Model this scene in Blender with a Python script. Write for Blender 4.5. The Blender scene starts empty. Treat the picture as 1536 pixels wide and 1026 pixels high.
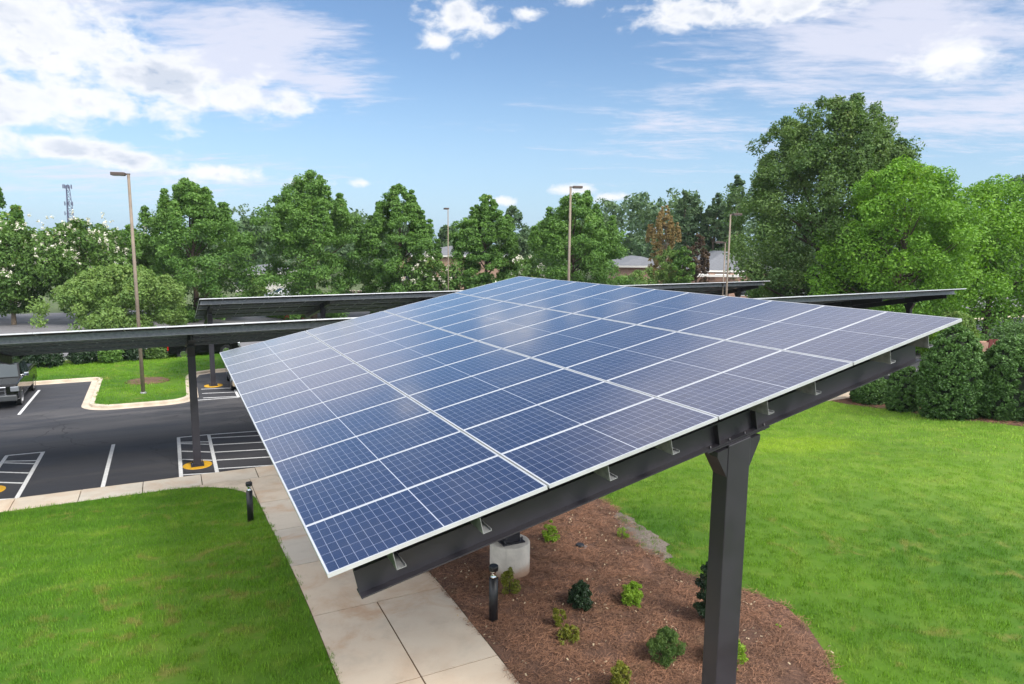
import bpy, bmesh, math, random
import numpy as np
from mathutils import Vector, Matrix

random.seed(7)
rng = np.random.default_rng(11)
SC = bpy.context.scene
COL = SC.collection

# ------------------------------------------------------------------ camera
H = 7.1875                       # eye height above the bed of the nearest canopy
F = 1033.057                     # focal length in pixels of a 1536 px wide frame
RT = np.array([0.99995434, 0.00136, 0.009459]); UP = np.array([-0.009556, 0.142507, 0.989746]); FW = np.array([0.0, 0.989793, -0.142513])
RT = RT - FW * (RT @ FW); RT /= np.linalg.norm(RT); FW /= np.linalg.norm(FW); UP = np.cross(RT, FW)
cam = bpy.data.objects.new('camera', bpy.data.cameras.new('camera'))
COL.objects.link(cam)
R = Matrix((RT, UP, -FW)).transposed().to_4x4()
cam.matrix_world = Matrix.Translation((0, 0, H)) @ R
cam.data.sensor_width = 36
cam.data.lens = 36 * F / 1536
cam.data.clip_start = 0.1
cam.data.clip_end = 6000
SC.camera = cam

# ------------------------------------------------------------------ colour management
SC.view_settings.view_transform = 'Standard'
SC.view_settings.look = 'None'
SC.view_settings.gamma = 1
SC.view_settings.exposure = 0.90
SC.cycles.max_bounces = 8
SC.cycles.transparent_max_bounces = 8

SUN_EL = math.radians(44)
SUN_AZ = math.radians(128)      # clockwise from +Y: behind the camera, to its right

# ------------------------------------------------------------------ node helper
class NT:
    def __init__(s, tree):
        s.t = tree; s.n = tree.nodes; s.l = tree.links
    def new(s, typ, **kw):
        n = s.n.new(typ)
        for k, v in kw.items(): setattr(n, k, v)
        return n
    def put(s, sock, v):
        if isinstance(v, bpy.types.NodeSocket): s.l.new(v, sock)
        elif v is not None: sock.default_value = v
    def m(s, op, a, b=None, c=None, clamp=False):
        n = s.new('ShaderNodeMath', operation=op, use_clamp=clamp)
        for i, v in enumerate((a, b, c)):
            if v is not None: s.put(n.inputs[i], v)
        return n.outputs[0]
    def vm(s, op, a, b=None, scale=None):
        n = s.new('ShaderNodeVectorMath', operation=op)
        s.put(n.inputs[0], a)
        if b is not None: s.put(n.inputs[1], b)
        if scale is not None: s.put(n.inputs['Scale'], scale)
        return n.outputs['Value'] if op in ('LENGTH', 'DOT_PRODUCT', 'DISTANCE') else n.outputs[0]
    def noise(s, vec, scale, detail=4, rough=0.55, dist=0.0, color=False):
        n = s.new('ShaderNodeTexNoise')
        if vec is not None: s.put(n.inputs['Vector'], vec)
        n.inputs['Scale'].default_value = scale; n.inputs['Detail'].default_value = detail
        n.inputs['Roughness'].default_value = rough; n.inputs['Distortion'].default_value = dist
        return n.outputs['Color' if color else 'Fac']
    def ramp(s, v, lo, hi, a=0.0, b=1.0, smooth=True):
        n = s.new('ShaderNodeMapRange', clamp=True, interpolation_type='SMOOTHSTEP' if smooth else 'LINEAR')
        s.put(n.inputs[0], v)
        for i, q in enumerate((lo, hi, a, b)): s.put(n.inputs[1 + i], q)
        return n.outputs[0]
    def mix(s, f, a, b, blend='MIX'):
        n = s.new('ShaderNodeMix', data_type='RGBA', blend_type=blend)
        s.put(n.inputs[0], f)
        for i, v in ((6, a), (7, b)):
            s.put(n.inputs[i], (*v, 1) if isinstance(v, tuple) and len(v) == 3 else v)
        return n.outputs[2]
    def sep(s, v):
        n = s.new('ShaderNodeSeparateXYZ'); s.put(n.inputs[0], v); return n.outputs
    def comb(s, x, y, z=0.0):
        n = s.new('ShaderNodeCombineXYZ')
        for i, v in enumerate((x, y, z)): s.put(n.inputs[i], v)
        return n.outputs[0]

# ------------------------------------------------------------------ sky
world = bpy.data.worlds.new('World'); SC.world = world
world.use_nodes = True
w = NT(world.node_tree); w.n.clear()
sky = w.new('ShaderNodeTexSky', sky_type='NISHITA')
sky.sun_disc = False; sky.sun_elevation = SUN_EL; sky.sun_rotation = SUN_AZ
sky.altitude = 200; sky.air_density = 1.0; sky.dust_density = 1.2; sky.ozone_density = 1.6
tc = w.new('ShaderNodeTexCoord')
D = w.vm('NORMALIZE', tc.outputs['Generated'])
dx, dy, dz = w.sep(D)
az = w.m('MULTIPLY', w.m('ARCTAN2', dx, dy), 57.2958)
el = w.m('MULTIPLY', w.m('ARCSINE', dz), 57.2958)
cv = w.comb(az, w.m('MULTIPLY', el, 1.7), 0.0)
warp = w.vm('SCALE', w.vm('SUBTRACT', w.noise(cv, 0.16, 3, 0.5, color=True), (0.5, 0.5, 0.5)), scale=3.0)
cw = w.vm('ADD', cv, warp)
def blobs(lst):
    out = None
    for (a, e, ra, re, k) in lst:
        u = w.m('DIVIDE', w.m('SUBTRACT', az, a), ra); v = w.m('DIVIDE', w.m('SUBTRACT', el, e), re)
        r = w.m('SQRT', w.m('ADD', w.m('MULTIPLY', u, u), w.m('MULTIPLY', v, v)))
        q = w.m('MULTIPLY', w.m('SUBTRACT', 1.0, r), k)
        out = q if out is None else w.m('MAXIMUM', out, q)
    return out
puffs = blobs([(-33, 12.6, 8, 4.0, 1.1), (-27, 11.4, 8, 2.3, 1), (-21.5, 10.3, 6, 1.5, 1), (-18.2, 9.9, 2.6, 1.2, 1),
               (-36, 9.0, 10, 2.8, .95), (-31, 9.2, 8, 1.6, .9), (-33.5, 6.2, 6, 1.1, 1.0), (-28.5, 5.6, 4, 1.0, .9), (-23, 4.9, 4.4, 0.9, 0.9),
               (-4.3, 16.9, 3.8, 2.0, 0.75), (-6, 15.6, 2, 1.2, .6), (1.2, 17.3, 1.6, 0.6, .7), (4.8, 18.4, 2.2, 0.8, .9),
               (5.2, 4.3, 2.6, 0.55, 0.9), (8, 3.7, 1.8, .5, .8), (-1, 3.4, 1.6, 0.6, 0.7), (-12, 4.6, 1.6, .4, .6), (-16, 4.4, 2.4, .8, .8),
               (13.5, 17.0, 5.5, 1.5, 0.85), (20, 17.4, 7, 1.9, .85), (31, 12.6, 3.0, 1.7, .85), (-15, 19, 3, 1, .8),
               (-60, 14, 18, 6, 1), (70, 20, 16, 6, 1), (-100, 30, 25, 9, 1), (130, 28, 30, 9, 1), (170, 45, 40, 10, .9), (-150, 22, 24, 7, 1)])
n1 = w.noise(cw, 0.34, 7, 0.58)
dens = w.m('ADD', puffs, w.m('MULTIPLY', w.m('SUBTRACT', n1, 0.52), 2.4))
cum = w.ramp(dens, -0.06, 0.60)
# high thin sheets, streaked
pl = w.comb(w.m('DIVIDE', dx, w.m('ADD', w.m('ABSOLUTE', dz), 0.10)), w.m('MULTIPLY', w.m('DIVIDE', dy, w.m('ADD', w.m('ABSOLUTE', dz), 0.10)), 2.2), 0.0)
rot = w.new('ShaderNodeVectorRotate', rotation_type='Z_AXIS'); w.put(rot.inputs['Vector'], pl); rot.inputs['Angle'].default_value = 0.35
n2 = w.noise(rot.outputs[0], 1.7, 8, 0.66, 0.5)
n3 = w.noise(rot.outputs[0], 9.0, 4, 0.6, 0.4)
sheet = blobs([(29, 15, 17, 6.5, 1), (36, 9.5, 14, 3.6, .9), (22, 12.5, 8, 3, .7), (22, 27, 20, 9, 1.7), (36, 24, 20, 9, 1.5), (8, 30, 15, 7, 1.7), (-20.5, 13.6, 9.5, 4.6, 1.25), (-33, 17, 12, 4, 1.2),
               (-14.5, 12.4, 6, 2.4, .9), (-30, 4.6, 14, 2.0, .55), (14, 9, 10, 3, .4), (22, 7.5, 8, 1.5, .35), (60, 30, 30, 20, 1), (-70, 35, 30, 18, .9), (150, 40, 60, 25, .9)])
sd = w.m('ADD', sheet, w.m('ADD', w.m('MULTIPLY', w.m('SUBTRACT', n2, 0.5), 2.6), w.m('MULTIPLY', w.m('SUBTRACT', n3, 0.5), 0.9)))
cir = w.m('MULTIPLY', w.ramp(sd, -0.1, 0.95), 0.84)
# light tops, blue-grey bases of the thick cloud
n4 = w.noise(w.vm('ADD', cw, (0.35, 0.9, 0.0)), 0.34, 7, 0.58)
thick = w.ramp(w.m('SUBTRACT', n4, n1), -0.02, 0.16)
deep = w.ramp(w.noise(cw, 0.17, 4, 0.5), 0.44, 0.66)
grey = w.m('MULTIPLY', w.ramp(dens, 0.38, 0.95), w.m('MULTIPLY', w.m('ADD', thick, deep), 0.62), clamp=True)
K = 0.072
WHITE = (0.55 / K, 0.555 / K, 0.575 / K); GREY = (0.27 / K, 0.32 / K, 0.41 / K); THIN = (0.455 / K, 0.463 / K, 0.535 / K)
ccol = w.mix(grey, WHITE, GREY)
hz = w.ramp(el, -2.0, 16.0, 1.0, 0.0)
tint = w.mix(1.0, sky.outputs[0], (0.96, 1.10, 1.22), 'MULTIPLY')
base = w.mix(w.m('MULTIPLY', hz, 0.66), tint, (0.28 / K, 0.405 / K, 0.56 / K))
c1 = w.mix(cir, base, THIN)
c2 = w.mix(w.m('MULTIPLY', cum, 0.97), c1, ccol)
# unseen bright cloud added overhead and behind the camera to raise the ambient light
fill_deck = w.m('MAXIMUM', w.ramp(w.m('ADD', el, w.m('MULTIPLY', w.m('SUBTRACT', n1, 0.5), 20.0)), 44.0, 58.0), w.m('MULTIPLY', w.ramp(w.m('ABSOLUTE', az), 68.0, 95.0), w.ramp(el, 4.0, 26.0)))
c2 = w.mix(fill_deck, c2, w.mix(w.ramp(n1, 0.35, 0.62), (0.95 / K, 0.98 / K, 1.04 / K), (1.38 / K, 1.38 / K, 1.39 / K)))
bg = w.new('ShaderNodeBackground'); bg.inputs['Strength'].default_value = K
w.l.new(c2, bg.inputs['Color'])
wo = w.new('ShaderNodeOutputWorld'); w.l.new(bg.outputs[0], wo.inputs['Surface'])

# ------------------------------------------------------------------ sun, softened by thin cloud
sl = bpy.data.lights.new('sun', 'SUN'); sl.energy = 2.1; sl.angle = math.radians(16); sl.color = (1.0, 0.955, 0.88)
so = bpy.data.objects.new('sun', sl); COL.objects.link(so)
sd_ = Vector((math.sin(SUN_AZ) * math.cos(SUN_EL), math.cos(SUN_AZ) * math.cos(SUN_EL), math.sin(SUN_EL)))
so.rotation_euler = (-sd_).to_track_quat('-Z', 'Y').to_euler()
so.location = (40, -60, 80)

# ------------------------------------------------------------------ survey: the site's own axes (a along the car park, t across it)
UH = np.array([0.89436644, 0.44733507, 0.0]); VH = np.array([-0.44733507, 0.89436644, 0.0])
LOT = -1.10
def zg(t):
    q = np.clip((t - 12.0) / 12.2, 0, 1); q = q * q * (3 - 2 * q)
    return -0.95 * q
def W(a, t, z=0.0):
    p = UH * a + VH * t; return Vector((p[0], p[1], z))
def AT(p): return float(p[0] * UH[0] + p[1] * UH[1]), float(p[0] * VH[0] + p[1] * VH[1])
def ray(px, py): return FW + RT * (px - 768) / F - UP * (py - 513) / F
def G(px, py, level=None):          # where a sight line meets the ground
    d = ray(px, py); z = 0.0 if level is None else level
    for _ in range(80):
        k = (z - H) / d[2]; q = d * k
        if level is None: z = 0.5 * z + 0.5 * float(zg(AT(q)[1]))
    return Vector((q[0], q[1], z))
def AX(px, py, Y):                  # the point on a sight line at distance Y
    d = ray(px, py); q = d * (Y / d[1]); return Vector((q[0], q[1], q[2] + H))

# ------------------------------------------------------------------ materials
def mat(name, color=(0.5, 0.5, 0.5), rough=0.6, metal=0.0, vary=0.0, scale=6.0, bump=0.0, spec=0.5, coat=0.0):
    m = bpy.data.materials.new(name); m.use_nodes = True
    k = NT(m.node_tree); p = k.n['Principled BSDF']
    p.inputs['Base Color'].default_value = (*color, 1); p.inputs['Roughness'].default_value = rough
    p.inputs['Metallic'].default_value = metal; p.inputs['Specular IOR Level'].default_value = spec
    p.inputs['Coat Weight'].default_value = coat; p.inputs['Coat Roughness'].default_value = 0.05
    if vary or bump:
        g = k.new('ShaderNodeNewGeometry'); n = k.noise(g.outputs['Position'], scale, 6, 0.6)
        if vary:
            lo = tuple(c * (1 - vary) for c in color); hi = tuple(min(1, c * (1 + vary)) for c in color)
            k.l.new(k.mix(k.ramp(n, 0.3, 0.7), lo, hi), p.inputs['Base Color'])
            k.l.new(k.ramp(n, 0.2, 0.8, max(0, rough - 0.1), min(1, rough + 0.1)), p.inputs['Roughness'])
        if bump:
            b = k.new('ShaderNodeBump'); b.inputs['Strength'].default_value = bump; b.inputs['Distance'].default_value = 0.01
            n5 = k.noise(g.outputs['Position'], scale * 6, 4, 0.6); k.l.new(n5, b.inputs['Height']); k.l.new(b.outputs[0], p.inputs['Normal'])
    return m
M_STEEL = mat('painted_steel', (0.0245, 0.0225, 0.029), 0.46, 0.0, 0.12, 2.0)
M_GALV = mat('galvanised_steel', (0.27, 0.275, 0.28), 0.5, 0.5, 0.25, 9.0)
M_ALU = mat('aluminium_frame', (0.54, 0.55, 0.57), 0.36, 0.35, 0.05, 3.0)
M_CONC = mat('pier_concrete', (0.60, 0.55, 0.48), 0.85, 0, 0.12, 3.5, 0.25)
def stain(m, z0):
    k = NT(m.node_tree); p = k.n['Principled BSDF']; src = p.inputs['Base Color'].links[0].from_socket
    g = k.new('ShaderNodeNewGeometry'); z = k.sep(g.outputs['Position'])[2]
    f = k.ramp(k.m('SUBTRACT', z, k.m('MULTIPLY', k.noise(g.outputs['Position'], 2.5, 4, 0.6), 0.45)), z0 - 0.15, z0 + 0.10, 0.75, 0.0)
    drip = k.ramp(k.noise(k.vm('MULTIPLY', g.outputs['Position'], (9.0, 9.0, 0.8)), 1.0, 4, 0.6), 0.55, 0.75, 0, 0.30)
    c = k.mix(drip, src, (0.30, 0.27, 0.23)); k.l.new(k.mix(f, c, (0.40, 0.21, 0.11)), p.inputs['Base Color'])
stain(M_CONC, 0.0)
M_YEL = mat('yellow_paint', (0.62, 0.34, 0.012), 0.6, 0, 0.14, 9.0)
M_BLACK = mat('black_metal', (0.014, 0.014, 0.016), 0.4, 0, 0.1, 5)
M_BACK = mat('panel_backsheet', (0.07, 0.07, 0.075), 0.6, 0, 0.06, 1.0)
M_POLE = mat('lamp_pole_paint', (0.215, 0.17, 0.13), 0.7, 0, 0.16, 3)
M_HEAD = mat('lamp_head_paint', (0.085, 0.06, 0.05), 0.5)
M_LENS = mat('lamp_lens', (0.6, 0.6, 0.58), 0.25)
M_CHROME = mat('chrome', (0.75, 0.75, 0.77), 0.12, 1.0)
M_RUB = mat('tyre_rubber', (0.012, 0.012, 0.012), 0.8)
M_GLASS = mat('tinted_window_glass', (0.02, 0.03, 0.035), 0.05, 0, spec=0.8)
M_LAMP = mat('headlamp_lens', (0.30, 0.32, 0.35), 0.1, 0.5)
M_RED = mat('tail_lamp', (0.35, 0.01, 0.01), 0.2)
M_CARBLK = mat('black_car_paint', (0.004, 0.004, 0.005), 0.1, coat=0.1, spec=0.3)
M_CARGREY = mat('grey_car_paint', (0.07, 0.075, 0.08), 0.3, 0.3, coat=1.0)
M_CARSIL = mat('silver_car_paint', (0.55, 0.57, 0.6), 0.3, 0.4, coat=1.0)
M_CARRED = mat('red_car_paint', (0.42, 0.015, 0.03), 0.3, coat=1.0)
M_CARWHT = mat('white_car_paint', (0.78, 0.78, 0.78), 0.3, coat=1.0)
M_TAN = mat('tan_bumper_paint', (0.34, 0.27, 0.18), 0.35, coat=.6)
M_BARK = mat('bark', (0.075, 0.052, 0.036), 0.9, 0, 0.4, 8, 0.5)
M_BARKP = mat('pale_bark', (0.20, 0.155, 0.11), 0.9, 0, 0.3, 8, 0.4)
M_ROOF = mat('grey_roof_shingles', (0.135, 0.14, 0.155), 0.85, 0, 0.14, 3.0)
M_TRIM = mat('white_trim', (0.62, 0.60, 0.57), 0.6)
M_WALLP = mat('pale_wall', (0.55, 0.53, 0.50), 0.8, 0, 0.05, 2)
M_WIN = mat('dark_window', (0.03, 0.035, 0.04), 0.1)
M_TOWER = mat('galvanised_mast', (0.075, 0.085, 0.15), 0.6, 0.2)
M_ANT = mat('antenna_panel', (0.12, 0.13, 0.20), 0.6)
M_REDW = mat('red_bench_paint', (0.13, 0.025, 0.022), 0.6, 0, .15, 6)

def brick():
    m = bpy.data.materials.new('red_brick'); m.use_nodes = True; k = NT(m.node_tree); p = k.n['Principled BSDF']
    g = k.new('ShaderNodeNewGeometry'); x, y, z = k.sep(g.outputs['Position'])
    b = k.new('ShaderNodeTexBrick'); k.l.new(k.comb(k.m('ADD', x, y), z, 0.0), b.inputs['Vector'])
    b.inputs['Scale'].default_value = 4.5; b.inputs['Color1'].default_value = (0.27, 0.14, 0.095, 1); b.inputs['Color2'].default_value = (0.34, 0.185, 0.125, 1)
    b.inputs['Mortar'].default_value = (0.4, 0.37, 0.33, 1); b.inputs['Mortar Size'].default_value = 0.02
    k.l.new(b.outputs[0], p.inputs['Base Color']); p.inputs['Roughness'].default_value = 0.85
    return m
M_BRICK = brick()

def solar_glass():
    m = bpy.data.materials.new('solar_cells_under_glass'); m.use_nodes = True; k = NT(m.node_tree); p = k.n['Principled BSDF']
    uv = k.new('ShaderNodeUVMap'); uv.uv_map = 'UVMap'; u, v, _ = k.sep(uv.outputs[0])
    lu = k.m('MULTIPLY', k.m('SUBTRACT', u, 0.5), 2.0)            # -1..1, gap between the two half strings at 0
    au = k.m('ABSOLUTE', lu)
    cu = k.m('MULTIPLY', k.m('DIVIDE', k.m('SUBTRACT', au, 0.0036), 0.9905), 12.0)
    cv_ = k.m('MULTIPLY', k.m('DIVIDE', k.m('SUBTRACT', v, 0.005), 0.990), 6.0)
    def line(c, wd):
        fr = k.m('FRACT', c); d = k.m('MINIMUM', fr, k.m('SUBTRACT', 1.0, fr)); return k.m('LESS_THAN', d, wd)
    ln = k.m('MAXIMUM', line(cu, 0.019), line(cv_, 0.011))
    out = k.m('MAXIMUM', k.m('MAXIMUM', k.m('LESS_THAN', cu, 0.0), k.m('GREATER_THAN', cu, 12.0)), k.m('MAXIMUM', k.m('LESS_THAN', cv_, 0.0), k.m('GREATER_THAN', cv_, 6.0)))
    white = k.m('MAXIMUM', ln, out)
    bus = k.m('MULTIPLY', k.m('LESS_THAN', k.m('ABSOLUTE', k.m('SUBTRACT', k.m('FRACT', k.m('MULTIPLY', cv_, 5.0)), 0.5)), 0.05), 0.22)
    cid = k.new('ShaderNodeTexWhiteNoise', noise_dimensions='3D'); oi = k.new('ShaderNodeObjectInfo')
    k.l.new(k.comb(k.m('FLOOR', k.m('MULTIPLY', u, 24.0)), k.m('FLOOR', cv_), oi.outputs['Random']), cid.inputs['Vector'])
    g = k.new('ShaderNodeNewGeometry')
    gr = k.noise(g.outputs['Position'], 30, 3, 0.7)
    cell = k.mix(cid.outputs['Value'], (0.006, 0.012, 0.042), (0.010, 0.018, 0.058))
    cell = k.mix(k.m('MULTIPLY', gr, 0.3), cell, (0.014, 0.024, 0.075))
    cell = k.mix(k.m('MULTIPLY', oi.outputs['Random'], 0.35), cell, (0.014, 0.012, 0.036))
    cell = k.mix(bus, cell, (0.3, 0.31, 0.34))
    dirt = k.ramp(k.noise(g.outputs['Position'], 1.3, 5, 0.6), 0.45, 0.8, 0.0, 0.06)
    col = k.mix(white, cell, k.mix(out, (0.27, 0.29, 0.36), (0.46, 0.48, 0.52))); col = k.mix(dirt, col, (0.3, 0.27, 0.22))
    k.l.new(col, p.inputs['Base Color'])
    k.l.new(k.ramp(k.noise(g.outputs['Position'], 2.0, 4, 0.6), 0.3, 0.7, 0.09, 0.16), p.inputs['Roughness'])
    p.inputs['IOR'].default_value = 1.9; p.inputs['Coat Weight'].default_value = 0.6; p.inputs['Coat Roughness'].default_value = 0.10
    return m
M_SOLAR = solar_glass()

def leaf_mat(name, dark, light, tip=None, rough=0.55, trans=0.30, gain=1.45):
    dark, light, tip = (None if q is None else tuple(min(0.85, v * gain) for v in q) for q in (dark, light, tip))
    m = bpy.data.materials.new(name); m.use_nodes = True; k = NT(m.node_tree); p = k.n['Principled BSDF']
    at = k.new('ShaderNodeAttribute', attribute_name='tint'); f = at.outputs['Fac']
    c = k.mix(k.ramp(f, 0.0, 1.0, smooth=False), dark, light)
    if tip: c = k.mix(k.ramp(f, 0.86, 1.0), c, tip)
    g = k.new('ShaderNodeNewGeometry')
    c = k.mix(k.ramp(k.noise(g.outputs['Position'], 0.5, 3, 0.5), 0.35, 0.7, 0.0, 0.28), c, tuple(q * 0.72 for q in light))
    k.l.new(c, p.inputs['Base Color']); p.inputs['Roughness'].default_value = rough; p.inputs['Specular IOR Level'].default_value = 0.35
    tr = k.new('ShaderNodeBsdfTranslucent'); k.l.new(k.mix(1.0, c, (1.2, 1.25, 0.6), 'MULTIPLY'), tr.inputs['Color'])
    mx = k.new('ShaderNodeMixShader'); mx.inputs[0].default_value = trans
    k.l.new(p.outputs[0], mx.inputs[1]); k.l.new(tr.outputs[0], mx.inputs[2]); k.l.new(mx.outputs[0], k.n['Material Output'].inputs['Surface'])
    return m
L_MAPLE = leaf_mat('maple_leaves', (0.018, 0.056, 0.013), (0.095, 0.175, 0.032), (0.190, 0.180, 0.050), gain=1.85)
L_OAK = leaf_mat('oak_leaves', (0.020, 0.056, 0.014), (0.090, 0.140, 0.034), (0.16, 0.175, 0.06), gain=1.8)
L_LIME = leaf_mat('bright_leaves', (0.030, 0.092, 0.012), (0.125, 0.235, 0.018), (0.20, 0.27, 0.02), gain=1.75)
L_MYRT = leaf_mat('myrtle_leaves', (0.024, 0.060, 0.014), (0.085, 0.150, 0.030), (0.16, 0.145, 0.05), gain=1.8)
L_OLIVE = leaf_mat('olive_leaves', (0.040, 0.088, 0.022), (0.125, 0.185, 0.045), (0.19, 0.20, 0.07), gain=1.85)
L_HOLLY = leaf_mat('holly_leaves', (0.007, 0.022, 0.006), (0.050, 0.098, 0.022), (0.12, 0.20, 0.045), rough=0.5, trans=0.15, gain=2.5)
L_DARK = leaf_mat('dark_leaves', (0.007, 0.020, 0.009), (0.028, 0.052, 0.022), rough=0.35, trans=0.1)
L_PURP = leaf_mat('purple_leaves', (0.030, 0.022, 0.017), (0.105, 0.070, 0.046), (0.15, 0.11, 0.055), gain=1.7)
L_RUST = leaf_mat('rusty_leaves', (0.075, 0.080, 0.030), (0.25, 0.165, 0.075), (0.36, 0.18, 0.08), gain=1.7)
L_YEL = leaf_mat('lime_leaves', (0.075, 0.155, 0.012), (0.22, 0.33, 0.03))
L_FAR = leaf_mat('forest_leaves', (0.024, 0.056, 0.028), (0.078, 0.122, 0.050), gain=1.75)
L_FLOW = leaf_mat('white_blossom', (0.55, 0.52, 0.42), (0.80, 0.78, 0.68), trans=0.15, gain=1.0)
L_REDF = leaf_mat('red_blossom', (0.40, 0.03, 0.03), (0.6, 0.12, 0.08), trans=0.15)
L_GOLD = leaf_mat('golden_olive_leaves', (0.060, 0.085, 0.012), (0.19, 0.19, 0.025), (0.26, 0.20, 0.03))

def grass_mat():
    m = bpy.data.materials.new('lawn_grass'); m.use_nodes = True; k = NT(m.node_tree); p = k.n['Principled BSDF']
    g = k.new('ShaderNodeNewGeometry'); P = g.outputs['Position']; x, y, z = k.sep(P)
    P2 = k.comb(x, y, 0.0)
    big = k.noise(P2, 0.22, 4, 0.55); mid = k.noise(P2, 1.1, 4, 0.6, 0.5); fine = k.noise(P2, 9.0, 3, 0.65)
    c = k.mix(k.ramp(big, 0.34, 0.66), (0.042, 0.118, 0.008), (0.082, 0.178, 0.012))
    c = k.mix(k.ramp(mid, 0.50, 0.75, 0, 0.75), c, (0.125, 0.205, 0.026))
    c = k.mix(k.ramp(k.noise(P2, 0.8, 5, 0.65, 0.8), 0.57, 0.72, 0, 0.75), c, (0.185, 0.175, 0.055))      # dry straw patches
    # brown worn spots on the near left lawn
    d1 = k.vm('DISTANCE', P2, (-6.9, 13.3, 0.0)); c = k.mix(k.m('MULTIPLY', k.ramp(d1, 0.8, 4.2, 1, 0), k.ramp(k.noise(P2, 1.9, 4, 0.6), 0.52, 0.66, 0, 0.6)), c, (0.17, 0.13, 0.05))
    # long yellow-green flush beside the canopy
    d2 = k.vm('DISTANCE', k.vm('MULTIPLY', k.vm('SUBTRACT', P2, (11.0, 26.0, 0.0)), (0.42, 0.62, 0)), (0, 0, 0))
    c = k.mix(k.m('MULTIPLY', k.ramp(k.m('ADD', d2, k.m('MULTIPLY', fine, 0.9)), 0.9, 1.9, 1, 0), 0.85), c, (0.190, 0.290, 0.010))
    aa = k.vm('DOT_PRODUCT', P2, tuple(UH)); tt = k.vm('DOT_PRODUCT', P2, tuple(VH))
    lit_far = k.m('MULTIPLY', k.ramp(k.m('ADD', aa, k.m('MULTIPLY', tt, 0.9)), 21.0, 33.0), k.m('MULTIPLY', k.ramp(aa, 6.0, 12.0), k.ramp(aa, 60.0, 40.0)))  # far right lawn painted lighter, leaving near grass as if in building shade
    c = k.mix(k.m('MULTIPLY', lit_far, 0.52), c, k.mix(k.ramp(mid, .3, .7), (0.115, 0.225, 0.026), (0.185, 0.290, 0.050)))
    mow = k.m('SINE', k.m('ADD', k.m('MULTIPLY', aa, 2.2), k.m('MULTIPLY', tt, 5.6)))                      # faint mowing passes
    c = k.mix(k.ramp(mow, -0.4, 0.9, 0.0, 0.06), c, (0.18, 0.27, 0.07))
    c = k.mix(k.ramp(fine, 0.3, 0.7, 0.16, 0.0), c, (0.03, 0.075, 0.008))
    k.l.new(c, p.inputs['Base Color']); p.inputs['Roughness'].default_value = 0.6; p.inputs['Specular IOR Level'].default_value = 0.25
    tb = k.new('ShaderNodeAttribute', attribute_name='tint')
    c = k.mix(1.0, c, k.mix(tb.outputs['Fac'], (1.28, 1.22, 1.0), (3.0, 2.65, 2.7)), 'MULTIPLY')
    k.l.new(c, p.inputs['Base Color'])
    tr = k.new('ShaderNodeBsdfTranslucent'); k.l.new(c, tr.inputs['Color'])
    mx = k.new('ShaderNodeMixShader'); mx.inputs[0].default_value = 0.25
    k.l.new(p.outputs[0], mx.inputs[1]); k.l.new(tr.outputs[0], mx.inputs[2]); k.l.new(mx.outputs[0], k.n['Material Output'].inputs['Surface'])
    return m
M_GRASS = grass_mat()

def mulch_mat(name, a, b):
    m = bpy.data.materials.new(name); m.use_nodes = True; k = NT(m.node_tree); p = k.n['Principled BSDF']
    g = k.new('ShaderNodeNewGeometry'); P = g.outputs['Position']
    n = k.noise(P, 14, 6, 0.7, 1.2); q = k.noise(P, 0.9, 4, 0.6)
    c = k.mix(k.ramp(n, 0.3, 0.7), a, b); c = k.mix(k.ramp(q, 0.35, 0.7, 0, 0.55), c, tuple(v * 0.55 for v in a))
    k.l.new(c, p.inputs['Base Color']); p.inputs['Roughness'].default_value = 0.95
    bp = k.new('ShaderNodeBump'); bp.inputs['Strength'].default_value = 0.8; bp.inputs['Distance'].default_value = 0.03
    k.l.new(n, bp.inputs['Height']); k.l.new(bp.outputs[0], p.inputs['Normal'])
    return m
M_MULCH = mulch_mat('pine_straw', (0.10, 0.052, 0.034), (0.19, 0.10, 0.065))
M_SOIL = mulch_mat('washed_sandy_soil', (0.125, 0.10, 0.08), (0.25, 0.21, 0.175))
M_DIRT = mulch_mat('far_ground', (0.06, 0.09, 0.03), (0.10, 0.13, 0.045))

def needle_mat():
    m = bpy.data.materials.new('pine_needles'); m.use_nodes = True; k = NT(m.node_tree); p = k.n['Principled BSDF']
    g = k.new('ShaderNodeNewGeometry'); at = k.new('ShaderNodeAttribute', attribute_name='tint')
    c = k.mix(at.outputs['Fac'], (0.105, 0.048, 0.029), (0.42, 0.215, 0.125))
    c = k.mix(k.ramp(k.noise(g.outputs['Position'], 0.9, 4, 0.6), 0.35, 0.7, 0, 0.55), c, (0.10, 0.058, 0.04))
    c = k.mix(k.ramp(k.noise(g.outputs['Position'], 1.6, 4, 0.6), 0.55, 0.75, 0, 0.35), c, (0.12, 0.10, 0.05))
    k.l.new(c, p.inputs['Base Color']); p.inputs['Roughness'].default_value = 0.8
    return m
M_NEEDLE = needle_mat()

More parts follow.
